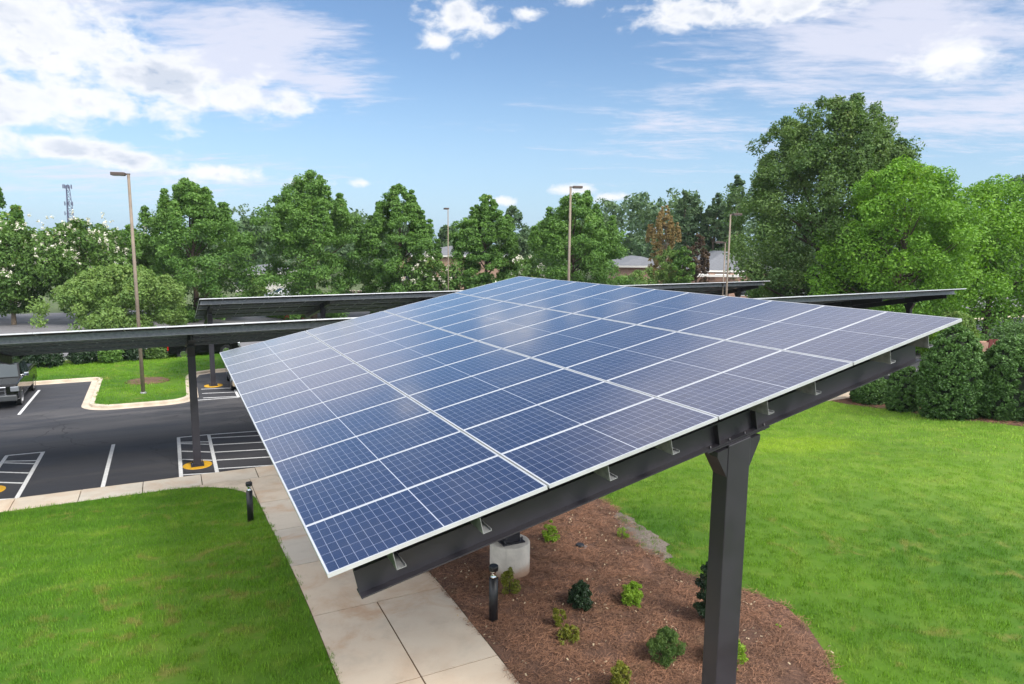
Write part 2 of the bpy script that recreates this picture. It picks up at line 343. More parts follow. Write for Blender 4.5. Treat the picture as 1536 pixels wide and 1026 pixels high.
def asphalt_mat(name, base, worn):
    m = bpy.data.materials.new(name); m.use_nodes = True; k = NT(m.node_tree); p = k.n['Principled BSDF']
    g = k.new('ShaderNodeNewGeometry'); P = g.outputs['Position']
    aa = k.vm('DOT_PRODUCT', P, tuple(UH)); tt = k.vm('DOT_PRODUCT', P, tuple(VH))
    st = k.noise(k.comb(k.m('MULTIPLY', aa, 0.16), k.m('MULTIPLY', tt, 1.0), 0.0), 0.9, 5, 0.62, 0.6)
    lane = k.ramp(k.m('ABSOLUTE', k.m('SUBTRACT', tt, 35.3)), 1.2, 5.0, 1.0, 0.0)
    c = k.mix(k.m('MULTIPLY', k.ramp(st, 0.35, 0.72), k.m('ADD', k.m('MULTIPLY', lane, 0.75), 0.25)), base, worn)
    c = k.mix(k.ramp(k.noise(P, 0.5, 4, 0.6), 0.55, 0.75, 0, 0.35), c, tuple(v * 0.6 for v in base))
    c = k.mix(k.ramp(k.noise(P, 1.3, 3, 0.5, 0.3), 0.66, 0.74, 0, 0.55), c, tuple(v * 0.45 for v in base))
    tyre = k.noise(k.comb(k.m('MULTIPLY', aa, 0.05), k.m('MULTIPLY', tt, 1.7), 3.0), 1.0, 3, 0.5)
    c = k.mix(k.m('MULTIPLY', lane, k.ramp(tyre, 0.55, 0.68, 0, 0.30)), c, tuple(v * 0.6 for v in base))
    sp = k.noise(P, 55, 2, 0.7); c = k.mix(k.ramp(sp, 0.62, 0.75, 0, 0.35), c, tuple(v * 2.0 for v in worn))
    vo = k.new('ShaderNodeTexVoronoi', feature='DISTANCE_TO_EDGE'); vo.inputs['Scale'].default_value = 0.16
    k.l.new(k.vm('ADD', P, k.vm('SCALE', k.noise(P, 1.2, 4, 0.6, color=True), scale=0.8)), vo.inputs['Vector'])
    c = k.mix(k.m('MULTIPLY', k.m('LESS_THAN', vo.outputs['Distance'], 0.0035), 0.6), c, (0.012, 0.012, 0.013))
    k.l.new(c, p.inputs['Base Color']); k.l.new(k.ramp(st, 0.3, 0.7, 0.62, 0.85), p.inputs['Roughness'])
    b = k.new('ShaderNodeBump'); b.inputs['Strength'].default_value = 0.35; b.inputs['Distance'].default_value = 0.008
    k.l.new(sp, b.inputs['Height']); k.l.new(b.outputs[0], p.inputs['Normal'])
    return m
M_ASPH = asphalt_mat('dark_asphalt', (0.032, 0.032, 0.038), (0.098, 0.092, 0.092))
M_ASPH2 = asphalt_mat('pale_asphalt', (0.16, 0.155, 0.165), (0.23, 0.22, 0.225))

def paving_mat():
    m = bpy.data.materials.new('walk_concrete'); m.use_nodes = True; k = NT(m.node_tree); p = k.n['Principled BSDF']
    g = k.new('ShaderNodeNewGeometry'); P = g.outputs['Position']
    at = k.new('ShaderNodeAttribute', attribute_name='tint'); edge = k.new('ShaderNodeAttribute', attribute_name='rust')
    c = k.mix(at.outputs['Fac'], (0.57, 0.475, 0.37), (0.49, 0.45, 0.39))
    c = k.mix(k.ramp(k.noise(P, 1.6, 6, 0.65), 0.45, 0.75, 0, 0.35), c, (0.33, 0.29, 0.24))
    st = k.m('MULTIPLY', k.ramp(k.noise(P, 0.9, 5, 0.65, 0.6), 0.42, 0.70), edge.outputs['Fac'])
    c = k.mix(k.m('MULTIPLY', st, 0.55), c, (0.42, 0.25, 0.14))                                              # red clay staining
    c = k.mix(k.ramp(k.noise(P, 26, 3, 0.7), 0.6, 0.8, 0, 0.22), c, (0.22, 0.2, 0.17))
    k.l.new(c, p.inputs['Base Color']); p.inputs['Roughness'].default_value = 0.85
    b = k.new('ShaderNodeBump'); b.inputs['Strength'].default_value = 0.2; b.inputs['Distance'].default_value = 0.005
    k.l.new(k.noise(P, 60, 3, 0.6), b.inputs['Height']); k.l.new(b.outputs[0], p.inputs['Normal'])
    return m
M_PAVE = paving_mat()
M_JOINT = mat('joint_dirt', (0.12, 0.075, 0.045), 0.95, 0, 0.3, 6)
M_KERB = mat('kerb_concrete', (0.50, 0.42, 0.33), 0.85, 0, 0.16, 2.2, 0.2)
M_PAINT = mat('white_road_paint', (0.66, 0.66, 0.66), 0.7, 0, 0.14, 12)

# ------------------------------------------------------------------ mesh helpers
def mesh_np(name, verts, faces, mats, attrs=None, mi=None, smooth=False, uv=None):
    """faces: (n,4) or (n,3) int array"""
    verts = np.asarray(verts, np.float32); faces = np.asarray(faces, np.int32)
    me = bpy.data.meshes.new(name); n, k = faces.shape
    me.vertices.add(len(verts)); me.vertices.foreach_set('co', verts.ravel())
    me.loops.add(n * k); me.loops.foreach_set('vertex_index', faces.ravel())
    me.polygons.add(n); me.polygons.foreach_set('loop_start', np.arange(0, n * k, k, dtype=np.int32))
    for m in (mats if isinstance(mats, (list, tuple)) else [mats]): me.materials.append(m)
    if mi is not None: me.polygons.foreach_set('material_index', np.asarray(mi, np.int32))
    me.polygons.foreach_set('use_smooth', np.full(n, smooth, dtype=bool))
    for an, av in (attrs or {}).items():
        at = me.attributes.new(an, 'FLOAT', 'FACE'); at.data.foreach_set('value', np.asarray(av, np.float32))
    me.update(calc_edges=True); me.validate()
    return me

class MB:
    """collects boxes, prisms and tubes into ONE mesh"""
    def __init__(s): s.b = bmesh.new(); s.mi = 0
    def face(s, pts):
        f = s.b.faces.new([s.b.verts.new(p) for p in pts]); f.material_index = s.mi; return f
    def hexa(s, p):                     # 8 points: bottom ring, top ring
        v = [s.b.verts.new(q) for q in p]
        for f in ((3, 2, 1, 0), (4, 5, 6, 7), (0, 1, 5, 4), (1, 2, 6, 5), (2, 3, 7, 6), (3, 0, 4, 7)):
            s.b.faces.new([v[i] for i in f]).material_index = s.mi
    def box(s, o, x, y, z):             # corner and three edge vectors
        o, x, y, z = map(Vector, (o, x, y, z))
        s.hexa([o, o + x, o + x + y, o + y, o + z, o + x + z, o + x + y + z, o + y + z])
    def cbox(s, c, sx, sy, sz):
        s.box((c[0] - sx / 2, c[1] - sy / 2, c[2] - sz / 2), (sx, 0, 0), (0, sy, 0), (0, 0, sz))
    def prism(s, ring, ext):            # polygon extruded along a vector
        ext = Vector(ext); a = [s.b.verts.new(p) for p in ring]; b = [s.b.verts.new(Vector(p) + ext) for p in ring]; n = len(ring)
        s.b.faces.new(a[::-1]).material_index = s.mi; s.b.faces.new(b).material_index = s.mi
        for i in range(n): s.b.faces.new([a[i], a[(i + 1) % n], b[(i + 1) % n], b[i]]).material_index = s.mi
    def tube(s, p0, p1, r0, r1=None, n=10, cap=True):
        p0, p1 = Vector(p0), Vector(p1); r1 = r0 if r1 is None else r1
        q = (p1 - p0).normalized().to_track_quat('Z', 'Y'); R0 = []; R1 = []
        for i in range(n):
            d = q @ Vector((math.cos(2 * math.pi * i / n), math.sin(2 * math.pi * i / n), 0))
            R0.append(s.b.verts.new(p0 + d * r0)); R1.append(s.b.verts.new(p1 + d * r1))
        for i in range(n):
            f = s.b.faces.new([R0[i], R0[(i + 1) % n], R1[(i + 1) % n], R1[i]]); f.material_index = s.mi; f.smooth = True
        if cap:
            s.b.faces.new(R0[::-1]).material_index = s.mi; s.b.faces.new(R1).material_index = s.mi
    def lathe(s, prof, c=(0, 0, 0), n=24, axis='Z'):
        c = Vector(c); rings = []
        for r, z in prof:
            ring = []
            for i in range(n):
                A = 2 * math.pi * i / n; p = (r * math.cos(A), r * math.sin(A), z) if axis == 'Z' else (z, r * math.cos(A), r * math.sin(A))
                ring.append(s.b.verts.new(c + Vector(p)))
            rings.append(ring)
        for a, b in zip(rings, rings[1:]):
            for i in range(n):
                f = s.b.faces.new([a[i], a[(i + 1) % n], b[(i + 1) % n], b[i]]); f.material_index = s.mi; f.smooth = True
        s.b.faces.new(rings[0][::-1]).material_index = s.mi; s.b.faces.new(rings[-1]).material_index = s.mi
    def build(s, name, mats, parent=None, off=None, bevel=0.0):
        if off is not None: bmesh.ops.translate(s.b, verts=s.b.verts, vec=-Vector(off))
        bmesh.ops.recalc_face_normals(s.b, faces=s.b.faces)
        me = bpy.data.meshes.new(name); s.b.to_mesh(me); s.b.free()
        for m in (mats if isinstance(mats, (list, tuple)) else [mats]): me.materials.append(m)
        return link(name, me, parent, bevel)

def link(name, me, parent=None, bevel=0.0):
    o = bpy.data.objects.new(name, me); COL.objects.link(o)
    if parent is not None: o.parent = parent
    if bevel:
        bv = o.modifiers.new('bevel', 'BEVEL'); bv.width = bevel; bv.segments = 2; bv.limit_method = 'ANGLE'
    return o
def thing(name, label, cat, loc=(0, 0, 0), group=None, rz=0.0):
    o = bpy.data.objects.new(name, None); COL.objects.link(o); o.location = loc; o.rotation_euler = (0, 0, rz)
    o.empty_display_size = 0.2
    return tag(o, label, cat, group)
def tag(o, label, cat, group=None):
    o['label'] = label; o['category'] = cat
    if group: o['group'] = group
    return o
def struct(o, kind='structure'): o['kind'] = kind; return o
def copy_part(src, parent):
    c = src.copy(); COL.objects.link(c); c.parent = parent; return c

def polysheet(name, pts_at, zfun, m, cut=None, thick=0.0, skirt=0.0):
    """a flat sheet from an outline in site axes, cut finely across so that it follows the slope"""
    b = bmesh.new(); vs = [b.verts.new((a, t, 0)) for a, t in pts_at]; f = b.faces.new(vs)
    if skirt:
        r = bmesh.ops.extrude_face_region(b, geom=[f]); nv = [v for v in r['geom'] if isinstance(v, bmesh.types.BMVert)]
        for v in nv: v.co.z = 1.0       # mark the top
    for t in (cut if cut is not None else []):
        bmesh.ops.bisect_plane(b, geom=b.verts[:] + b.edges[:] + b.faces[:], plane_co=(0, t, 0), plane_no=(0, 1, 0))
    b.normal_update()
    bmesh.ops.triangulate(b, faces=[f for f in b.faces if len(f.verts) > 4], ngon_method='EAR_CLIP')
    for v in b.verts:
        a, t, k = v.co; z = float(zfun(t)); v.co = W(a, t, z if (not skirt or k > 0.5) else z - skirt)
    bmesh.ops.recalc_face_normals(b, faces=b.faces)
    if not skirt:
        b.normal_update()
        if sum(f.normal.z for f in b.faces) < 0: bmesh.ops.reverse_faces(b, faces=b.faces)
    me = bpy.data.meshes.new(name); b.to_mesh(me); b.free(); me.materials.append(m)
    return struct(link(name, me))
def arc(cx, cy, r, a0, a1, n=8):
    return [(cx + r * math.cos(math.radians(a0 + (a1 - a0) * i / n)), cy + r * math.sin(math.radians(a0 + (a1 - a0) * i / n))) for i in range(n + 1)]
CUTS = [12 + 0.6 * i for i in range(21)]
def inside(px, py, poly):
    poly = np.asarray(poly); n = len(poly); r = np.zeros(len(px), bool); j = n - 1
    for i in range(n):
        xi, yi = poly[i]; xj, yj = poly[j]
        c = ((yi > py) != (yj > py)) & (px < (xj - xi) * (py - yi) / (yj - yi + 1e-12) + xi); r ^= c; j = i
    return r

# ================================================================== THE SETTING
# ground: one sheet to the horizon, following the bank down to the car park
ts = [-400, -60, 0, 12] + CUTS[1:] + [25.2, 25.6, 40, 80, 160, 400, 1200, 3000]
av = [-3000, -600, -150, -40, 0, 40, 150, 600, 3000]
vv = []; ff = []
for t in ts:
    z = float(zg(t)) - 0.05 if t < 25.5 else LOT - 0.03
    for a in av: vv.append(W(a, t, z))
for i in range(len(ts) - 1):
    for j in range(len(av) - 1):
        q = i * len(av) + j; ff.append((q, q + 1, q + 1 + len(av), q + len(av)))
struct(link('ground', mesh_np('ground', vv, ff, M_DIRT)))

KT = 25.70                                     # face of the kerb along the near row
LAWN_L = [(-42, -8), (2.15, -8), (2.15, 20.6)] + arc(-0.35, 21.9, 2.5, -8, 90, 10)[1:] + [(-42, 24.4)]
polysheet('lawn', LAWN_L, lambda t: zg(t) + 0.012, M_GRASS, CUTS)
BED = [(4.83, -6), (8.6, 2.0), (9.0, 5.0), (9.55, 7.0), (10.1, 7.6), (10.55, 8.4), (10.75, 9.1), (10.6, 9.7), (10.2, 10.3), (9.85, 11.0), (9.75, 11.6),
       (9.95, 12.4), (10.25, 13.3), (10.6, 14.3), (10.95, 15.5), (11.05, 16.6), (10.7, 18.2), (9.8, 19.6), (8.2, 20.6), (4.83, 21.0)]
polysheet('mulch_bed', BED, lambda t: zg(t) + 0.02, M_MULCH, CUTS)
HEDGE_EDGE = [(31.0, 24.4), (31.6, 21.5), (31.5, 19.2), (31.25, 17.4), (31.4, 15.8), (32.6, 13.0), (35, 9.0), (38, 4.0)]
LAWN_R = [(4.83, 21.0), (8.2, 20.6), (9.8, 19.6), (10.7, 18.2), (11.05, 16.6), (10.95, 15.5), (10.6, 14.3), (10.25, 13.3), (9.95, 12.4), (9.75, 11.6), (9.85, 11.0),
          (10.2, 10.3), (10.6, 9.7), (10.75, 9.1), (10.55, 8.4), (10.1, 7.6), (9.55, 7.0), (9.0, 5.0), (8.6, 2.0), (4.83, -6), (38, -6)] + HEDGE_EDGE[::-1] + [(4.83, 24.4)]
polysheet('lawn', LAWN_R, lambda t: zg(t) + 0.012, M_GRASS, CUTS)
polysheet('mulch_bed', HEDGE_EDGE + [(60, -6), (60, 24.4)], lambda t: zg(t) + 0.02, M_MULCH, CUTS)
SOIL0 = [AT(G(px, py)) for px, py in ((918, 774), (930, 769), (946, 778), (962, 790), (984, 803), (1000, 818), (1006, 838), (996, 843), (974, 831), (955, 816), (938, 806), (928, 790))]
SOIL = []
for (p0, p1) in zip(SOIL0, SOIL0[1:] + SOIL0[:1]):
    for k_ in range(5): SOIL.append((p0[0] + (p1[0] - p0[0]) * k_ / 5 + random.uniform(-.07, .07), p0[1] + (p1[1] - p0[1]) * k_ / 5 + random.uniform(-.07, .07)))
polysheet('bare_soil', SOIL, lambda t: zg(t) + 0.030, M_SOIL, CUTS)

# concrete walks: slabs with dirty joints between them
def slabs(name, quads, th=0.10, rust=None, gap=0.014):
    b = bmesh.new(); tints = []; rusts = []
    for i, (a0, a1, t0, t1) in enumerate(quads):
        n = max(1, int((t1 - t0) / 0.6)); rr = random.random()
        for k in range(n):
            q0 = t0 + gap + (t1 - t0 - 2 * gap) * k / n; q1 = t0 + gap + (t1 - t0 - 2 * gap) * (k + 1) / n
            P = [W(a0 + gap, q0, zg(q0) + 0.02), W(a1 - gap, q0, zg(q0) + 0.02), W(a1 - gap, q1, zg(q1) + 0.02), W(a0 + gap, q1, zg(q1) + 0.02)]
            top = [b.verts.new(p) for p in P]; bot = [b.verts.new(p - Vector((0, 0, th))) for p in P]
            fs = [(top[0], top[1], top[2], top[3])]
            if k == 0: fs.append((bot[0], bot[1], top[1], top[0]))
            if k == n - 1: fs.append((bot[2], bot[3], top[3], top[2]))
            fs += [(bot[3], bot[0], top[0], top[3]), (bot[1], bot[2], top[2], top[1])]
            for f in fs: b.faces.new(f); tints.append(rr); rusts.append(rust(0.5 * (a0 + a1), 0.5 * (q0 + q1)) if rust else 0.5)
    me = bpy.data.meshes.new(name); b.to_mesh(me); b.free(); me.materials.append(M_PAVE)
    for an, avs in (('tint', tints), ('rust', rusts)):
        at = me.attributes.new(an, 'FLOAT', 'FACE'); at.data.foreach_set('value', np.asarray(avs, np.float32))
    return struct(link(name, me))
pq = []
jt = [-7, -4.3, -1.6, 1.1, 3.8, 6.5, 9.2 + 0.9, 12.8, 15.5, 18.5, 21.6, 24.4]
for t0, t1 in zip(jt, jt[1:]):
    if t1 < 13: pq += [(2.15, 3.42, t0, t1), (3.42, 4.83, t0, t1)]
    else: pq.append((2.15, 4.83, t0, t1))
slabs('footpath', pq, rust=lambda a, t: 0.35 + 0.65 * (t > 11.5) * (a < 4.2) + 0.2 * (a < 3))
polysheet('path_bedding', [(2.15, -7), (4.83, -7), (4.83, 24.4), (2.15, 24.4)], lambda t: zg(t) + 0.006, M_JOINT, CUTS)
fl = arc(-0.35, 21.9, 2.5, -8, 90, 10)          # the flare where path and pavement meet
polysheet('footpath', fl + [(2.15, 24.4)], lambda t: zg(t) + 0.018, M_KERB, CUTS)
aq = [-40 + 1.78 * i - 0.27 for i in range(60)]
slabs('pavement', [(a0, a1, 24.4, KT - 0.17) for a0, a1 in zip(aq, aq[1:])], rust=lambda a, t: 0.7)
kb = MB()
for a0, a1 in zip(aq, aq[1:]):
    kb.box(W(a0 + 0.008, KT - 0.165, LOT - 0.05), UH * (a1 - a0 - 0.016), VH * 0.165, (0, 0, 0.182))
struct(kb.build('kerb', M_KERB, bevel=0.015))

# car park
polysheet('parking_lot', [(-160, KT), (140, KT), (140, 46.75), (-160, 46.75)], lambda t: LOT, M_ASPH)
polysheet('road', [(-200, 54.6), (200, 54.6), (200, 92), (-200, 92)], lambda t: LOT + 0.004, M_ASPH2)
ISL = [(-60, 46.85), (-4.1, 46.85), (-3.95, 46.6), (-3.85, 40.2)] + arc(-2.65, 39.75, 1.2, 180, 270, 6) + [(-0.6, 38.5)] + arc(-0.4, 39.7, 1.2, 270, 350, 5)[1:] + [(0.85, 45.0), (1.15, 46.3), (2.2, 46.85), (120, 46.85)]
def offset(poly, d):
    out = []; n = len(poly)
    for i in range(n):
        p0 = Vector(poly[max(i - 1, 0)]); p1 = Vector(poly[i]); p2 = Vector(poly[min(i + 1, n - 1)])
        dr = (p2 - p0).normalized(); out.append((p1.x - dr.y * d, p1.y + dr.x * d))
    return out
inn = offset(ISL, 0.22); gut = offset(ISL, -0.36)
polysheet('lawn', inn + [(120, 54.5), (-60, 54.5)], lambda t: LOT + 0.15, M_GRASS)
b = bmesh.new()
prof = [(gut, 0.006), (offset(ISL, -0.02), 0.010), (ISL, 0.13), (offset(ISL, 0.03), 0.150), (inn, 0.152)]
rows = [[b.verts.new(W(a, t, LOT + z)) for a, t in ln] for ln, z in prof]
for r0, r1 in zip(rows, rows[1:]):
    for i in range(len(r0) - 1): b.faces.new((r0[i], r0[i + 1], r1[i + 1], r1[i]))
bmesh.ops.recalc_face_normals(b, faces=b.faces)
b.normal_update()
if sum(f.normal.z for f in b.faces) < 0: bmesh.ops.reverse_faces(b, faces=b.faces)
me = bpy.data.meshes.new('kerb'); b.to_mesh(me); b.free(); me.materials.append(M_KERB); struct(link('kerb', me))
kb = MB(); kb.box(W(-160, 54.5, LOT - 0.05), UH * 320, VH * 0.15, (0, 0, 0.18)); struct(kb.build('kerb', M_KERB))
bb = MB(); q = G(222, 571, LOT + .15)
bb.lathe([(1.25, 0.0), (0.95, 0.035), (0.2, 0.06)], (q.x, q.y, LOT + 0.145), 28); struct(bb.build('mulch_ring', M_MULCH))

# road markings
mk = MB(); ZP = LOT + 0.005
def stripe(a0, t0, a1, t1, wd=0.11):
    d = Vector((a1 - a0, t1 - t0)).normalized(); n = Vector((-d.y, d.x)) * wd / 2
    mk.face([W(a0 - n.x, t0 - n.y, ZP), W(a1 - n.x, t1 - n.y, ZP), W(a1 + n.x, t1 + n.y, ZP), W(a0 + n.x, t0 + n.y, ZP)])
PER = 5.95
for kcell in range(-4, 8):
    A = 0.05 + PER * kcell
    wide = kcell == 0
    x1 = A + 1.17
    stripe(A, KT + 0.05, A, 31.55, 0.13); stripe(x1, KT + 0.05, x1, 31.5, 0.13); stripe(A - 0.06, 31.55, x1 + 0.06, 31.5, 0.10)
    for i in range(4): stripe(A + 0.07, 27.1 + 1.15 * i, x1 - 0.07, 26.75 + 1.15 * i - 0.25, 0.10) if i else stripe(A + .07, 26.3, x1 - .07, 26.05, .1)
    stripe(A + 0.07, 30.75, x1 - 0.07, 30.35, 0.10)
    if wide:
        stripe(x1, 31.5, x1 + 2.9, 31.1, 0.10)
        for i in range(5): stripe(x1 + 0.07, 30.9 - 1.1 * i, x1 + 2.9, 30.25 - 1.1 * i, 0.10)
        stripe(x1 + 2.95, KT + .05, x1 + 2.95, 31.1, .13)
    else: stripe(A + 3.56, KT + 0.05, A + 3.56, 31.55, 0.13)
for a in (-6.66, -9.4, -12.1, -14.8): stripe(a, 38.9, a, 44.9, 0.13)
for A in (3.05, 8.9, 14.9, 20.9):
    stripe(A, 38.6, A, 46.2, 0.13)
    if A > 4: stripe(A - 1.15, 38.6, A - 1.15, 46.2, .13)
for t in (39.2, 40.4, 41.6): stripe(1.35, t, 3.0, t - 0.35, 0.10)
stripe(1.0, 38.75, 3.05, 38.6, 0.10)
struct(mk.build('road_marking', M_PAINT))

# ------------------------------------------------------------------ grass blades and pine straw (uncountable)
def tuft_mesh(name, n, rad, hmin, hmax, wd, m, flat=False, seed=3):
    r = np.random.default_rng(seed); V = []; Fc = []; T = []
    for i in range(n):
        a = r.uniform(0, 6.283); q = rad * math.sqrt(r.uniform()); x, y = q * math.cos(a), q * math.sin(a)
        d = r.uniform(0, 6.283); L = r.uniform(hmin, hmax); dx, dy = math.cos(d), math.sin(d); sx, sy = -dy * wd / 2, dx * wd / 2
        if flat:
            z0 = r.uniform(0.004, 0.022); z1 = z0 + r.uniform(-0.004, 0.03)
            P = [(x - sx, y - sy, z0), (x + sx, y + sy, z0 + 0.004), (x + sx + dx * L, y + sy + dy * L, z1), (x - sx + dx * L, y - sy + dy * L, z1)]
        else:
            l1 = r.uniform(0.1, 0.75) * L; z1 = math.sqrt(max(L * L - l1 * l1, 0.1 * L * L))
            P = [(x - sx, y - sy, -0.01), (x + sx, y + sy, -0.01), (x + dx * l1 + sx * 0.25, y + dy * l1 + sy * 0.25, z1), (x + dx * l1 - sx * 0.25, y + dy * l1 - sy * 0.25, z1)]
        k = len(V); V += P; Fc.append((k, k + 1, k + 2, k + 3)); T.append(r.uniform())
    return mesh_np(name, V, Fc, m, {'tint': T})
def scatter(name, pts, tufts, smin=0.8, smax=1.25, seed=1):
    src = bpy.data.objects.new(name + '_clump', tufts)
    me = bpy.data.meshes.new(name); me.vertices.add(len(pts)); me.vertices.foreach_set('co', np.asarray(pts, np.float32).ravel())
    o = struct(link(name, me), 'stuff')
    gt = bpy.data.node_groups.new(name, 'GeometryNodeTree')
    gt.interface.new_socket('Geometry', in_out='INPUT', socket_type='NodeSocketGeometry'); gt.interface.new_socket('Geometry', in_out='OUTPUT', socket_type='NodeSocketGeometry')
    n = gt.nodes; gi = n.new('NodeGroupInput'); go = n.new('NodeGroupOutput'); ip = n.new('GeometryNodeInstanceOnPoints'); ob = n.new('GeometryNodeObjectInfo')
    ob.inputs['Object'].default_value = src
    rv = n.new('FunctionNodeRandomValue'); rv.data_type = 'FLOAT_VECTOR'; rv.inputs[0].default_value = (-0.08, -0.08, 0); rv.inputs[1].default_value = (0.08, 0.08, 6.283)
    rs = n.new('FunctionNodeRandomValue'); rs.data_type = 'FLOAT'; rs.inputs[2].default_value = smin; rs.inputs[3].default_value = smax
    gt.links.new(gi.outputs[0], ip.inputs['Points']); gt.links.new(ob.outputs['Geometry'], ip.inputs['Instance'])
    gt.links.new(rv.outputs[0], ip.inputs['Rotation']); gt.links.new(rs.outputs[1], ip.inputs['Scale']); gt.links.new(ip.outputs[0], go.inputs[0])
    md = o.modifiers.new('scatter', 'NODES'); md.node_group = gt
    return o
def fill(poly, dens, zf, keep=None, seed=5):
    r = np.random.default_rng(seed); P = np.asarray(poly); a0, t0 = P.min(0); a1, t1 = P.max(0)
    n = int((a1 - a0) * (t1 - t0) * dens); a = r.uniform(a0, a1, n); t = r.uniform(t0, t1, n)
    ok = inside(a, t, poly)
    x = a * UH[0] + t * VH[0]; y = a * UH[1] + t * VH[1]
    ok &= (y > 7.5) & (np.abs(x) < 0.80 * y + 1.5)               # the photo can see no closer than this
    if keep is not None: ok &= keep(a, t, r)
    a, t, x, y = a[ok], t[ok], x[ok], y[ok]
    return np.stack([x, y, np.array([zf(q) for q in t]) if len(t) else t], 1)
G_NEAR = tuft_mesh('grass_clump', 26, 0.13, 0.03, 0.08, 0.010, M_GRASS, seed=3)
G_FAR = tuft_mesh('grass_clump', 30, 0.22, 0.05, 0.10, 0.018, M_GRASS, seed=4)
lz = lambda t: float(zg(t)) + 0.012
scatter('grass', fill(LAWN_L, 52, lz, lambda a, t, r: (t > 5) & (a > -14), 5), G_NEAR)
scatter('grass', fill(LAWN_R, 36, lz, lambda a, t, r: (a < 24) & ~inside(a, t, SOIL), 6), G_NEAR)
scatter('grass', fill(LAWN_R, 9, lz, lambda a, t, r: a >= 24, 7), G_FAR)
isl_poly = inn + [(120, 54.5), (-60, 54.5)]
scatter('grass', fill(isl_poly, 9, lambda t: LOT + 0.15, lambda a, t, r: (a > -14) & (a < 7), 8), G_FAR)
N1 = tuft_mesh('straw_clump', 42, 0.16, 0.05, 0.13, 0.0055, M_NEEDLE, flat=True, seed=9)
scatter('pine_needles', fill(BED, 34, lambda t: float(zg(t)) + 0.03, lambda a, t, r: ~inside(a, t, SOIL) | (r.uniform(size=len(a)) < .3), 10), N1, 0.8, 1.3)
scatter('pine_needles', fill(HEDGE_EDGE + [(37, 4.0), (37, 24.4)], 8, lambda t: float(zg(t)) + 0.02, None, 12), N1, 1.2, 1.8)
M_LITTER = mat('dry_leaf_litter', (0.40, 0.31, 0.20), 0.8, 0, 0.3, 20)
scatter('leaf_litter', fill(BED, 3.0, lambda t: float(zg(t)) + 0.045, None, 31), tuft_mesh('litter_clump', 3, 0.22, 0.02, 0.055, 0.028, M_LITTER, flat=True, seed=19), 0.6, 1.2)
weeds = fill([(q[0], q[1]) for q in SOIL], 20, lambda t: float(zg(t)) + 0.03, None, 21)
scatter('grass', weeds, G_NEAR, 0.5, 0.9)

# ================================================================== SOLAR CANOPIES
PL, PW_, PITU, PITV = 2.312, 1.165, 2.336, 1.173
def panel_meshes():
    b = bmesh.new(); uvl = b.loops.layers.uv.new('UVMap'); f = 0.011
    def quad(p, mi, uv=None):
        fc = b.faces.new([b.verts.new(q) for q in p]); fc.material_index = mi
        for l, q in zip(fc.loops, uv or [(0, 0)] * 4): l[uvl].uv = q
    f = 0.013; x0, x1, y0, y1 = f, PL - f, f, PW_ - f
    quad([(x0, y0, -0.0025), (x1, y0, -0.0025), (x1, y1, -0.0025), (x0, y1, -0.0025)], 0, [(0, 0), (1, 0), (1, 1), (0, 1)])
    quad([(x0, y1, -0.009), (x1, y1, -0.009), (x1, y0, -0.009), (x0, y0, -0.009)], 1)
    me = bpy.data.meshes.new('solar_panel'); b.to_mesh(me); b.free(); me.materials.append(M_SOLAR); me.materials.append(M_BACK)
    m2 = MB(); d = -0.042; f = 0.013
    m2.box((0, 0, d), (PL, 0, 0), (0, f, 0), (0, 0, -d)); m2.box((0, PW_ - f, d), (PL, 0, 0), (0, f, 0), (0, 0, -d))
    m2.box((0, f, d), (f, 0, 0), (0, PW_ - 2 * f, 0), (0, 0, -d)); m2.box((PL - f, f, d), (f, 0, 0), (0, PW_ - 2 * f, 0), (0, 0, -d))
    bmesh.ops.recalc_face_normals(m2.b, faces=m2.b.faces); fm = bpy.data.meshes.new('panel_frame'); m2.b.to_mesh(fm); m2.b.free(); fm.materials.append(M_ALU)
    return me, fm
PMESH, FMESH = panel_meshes()

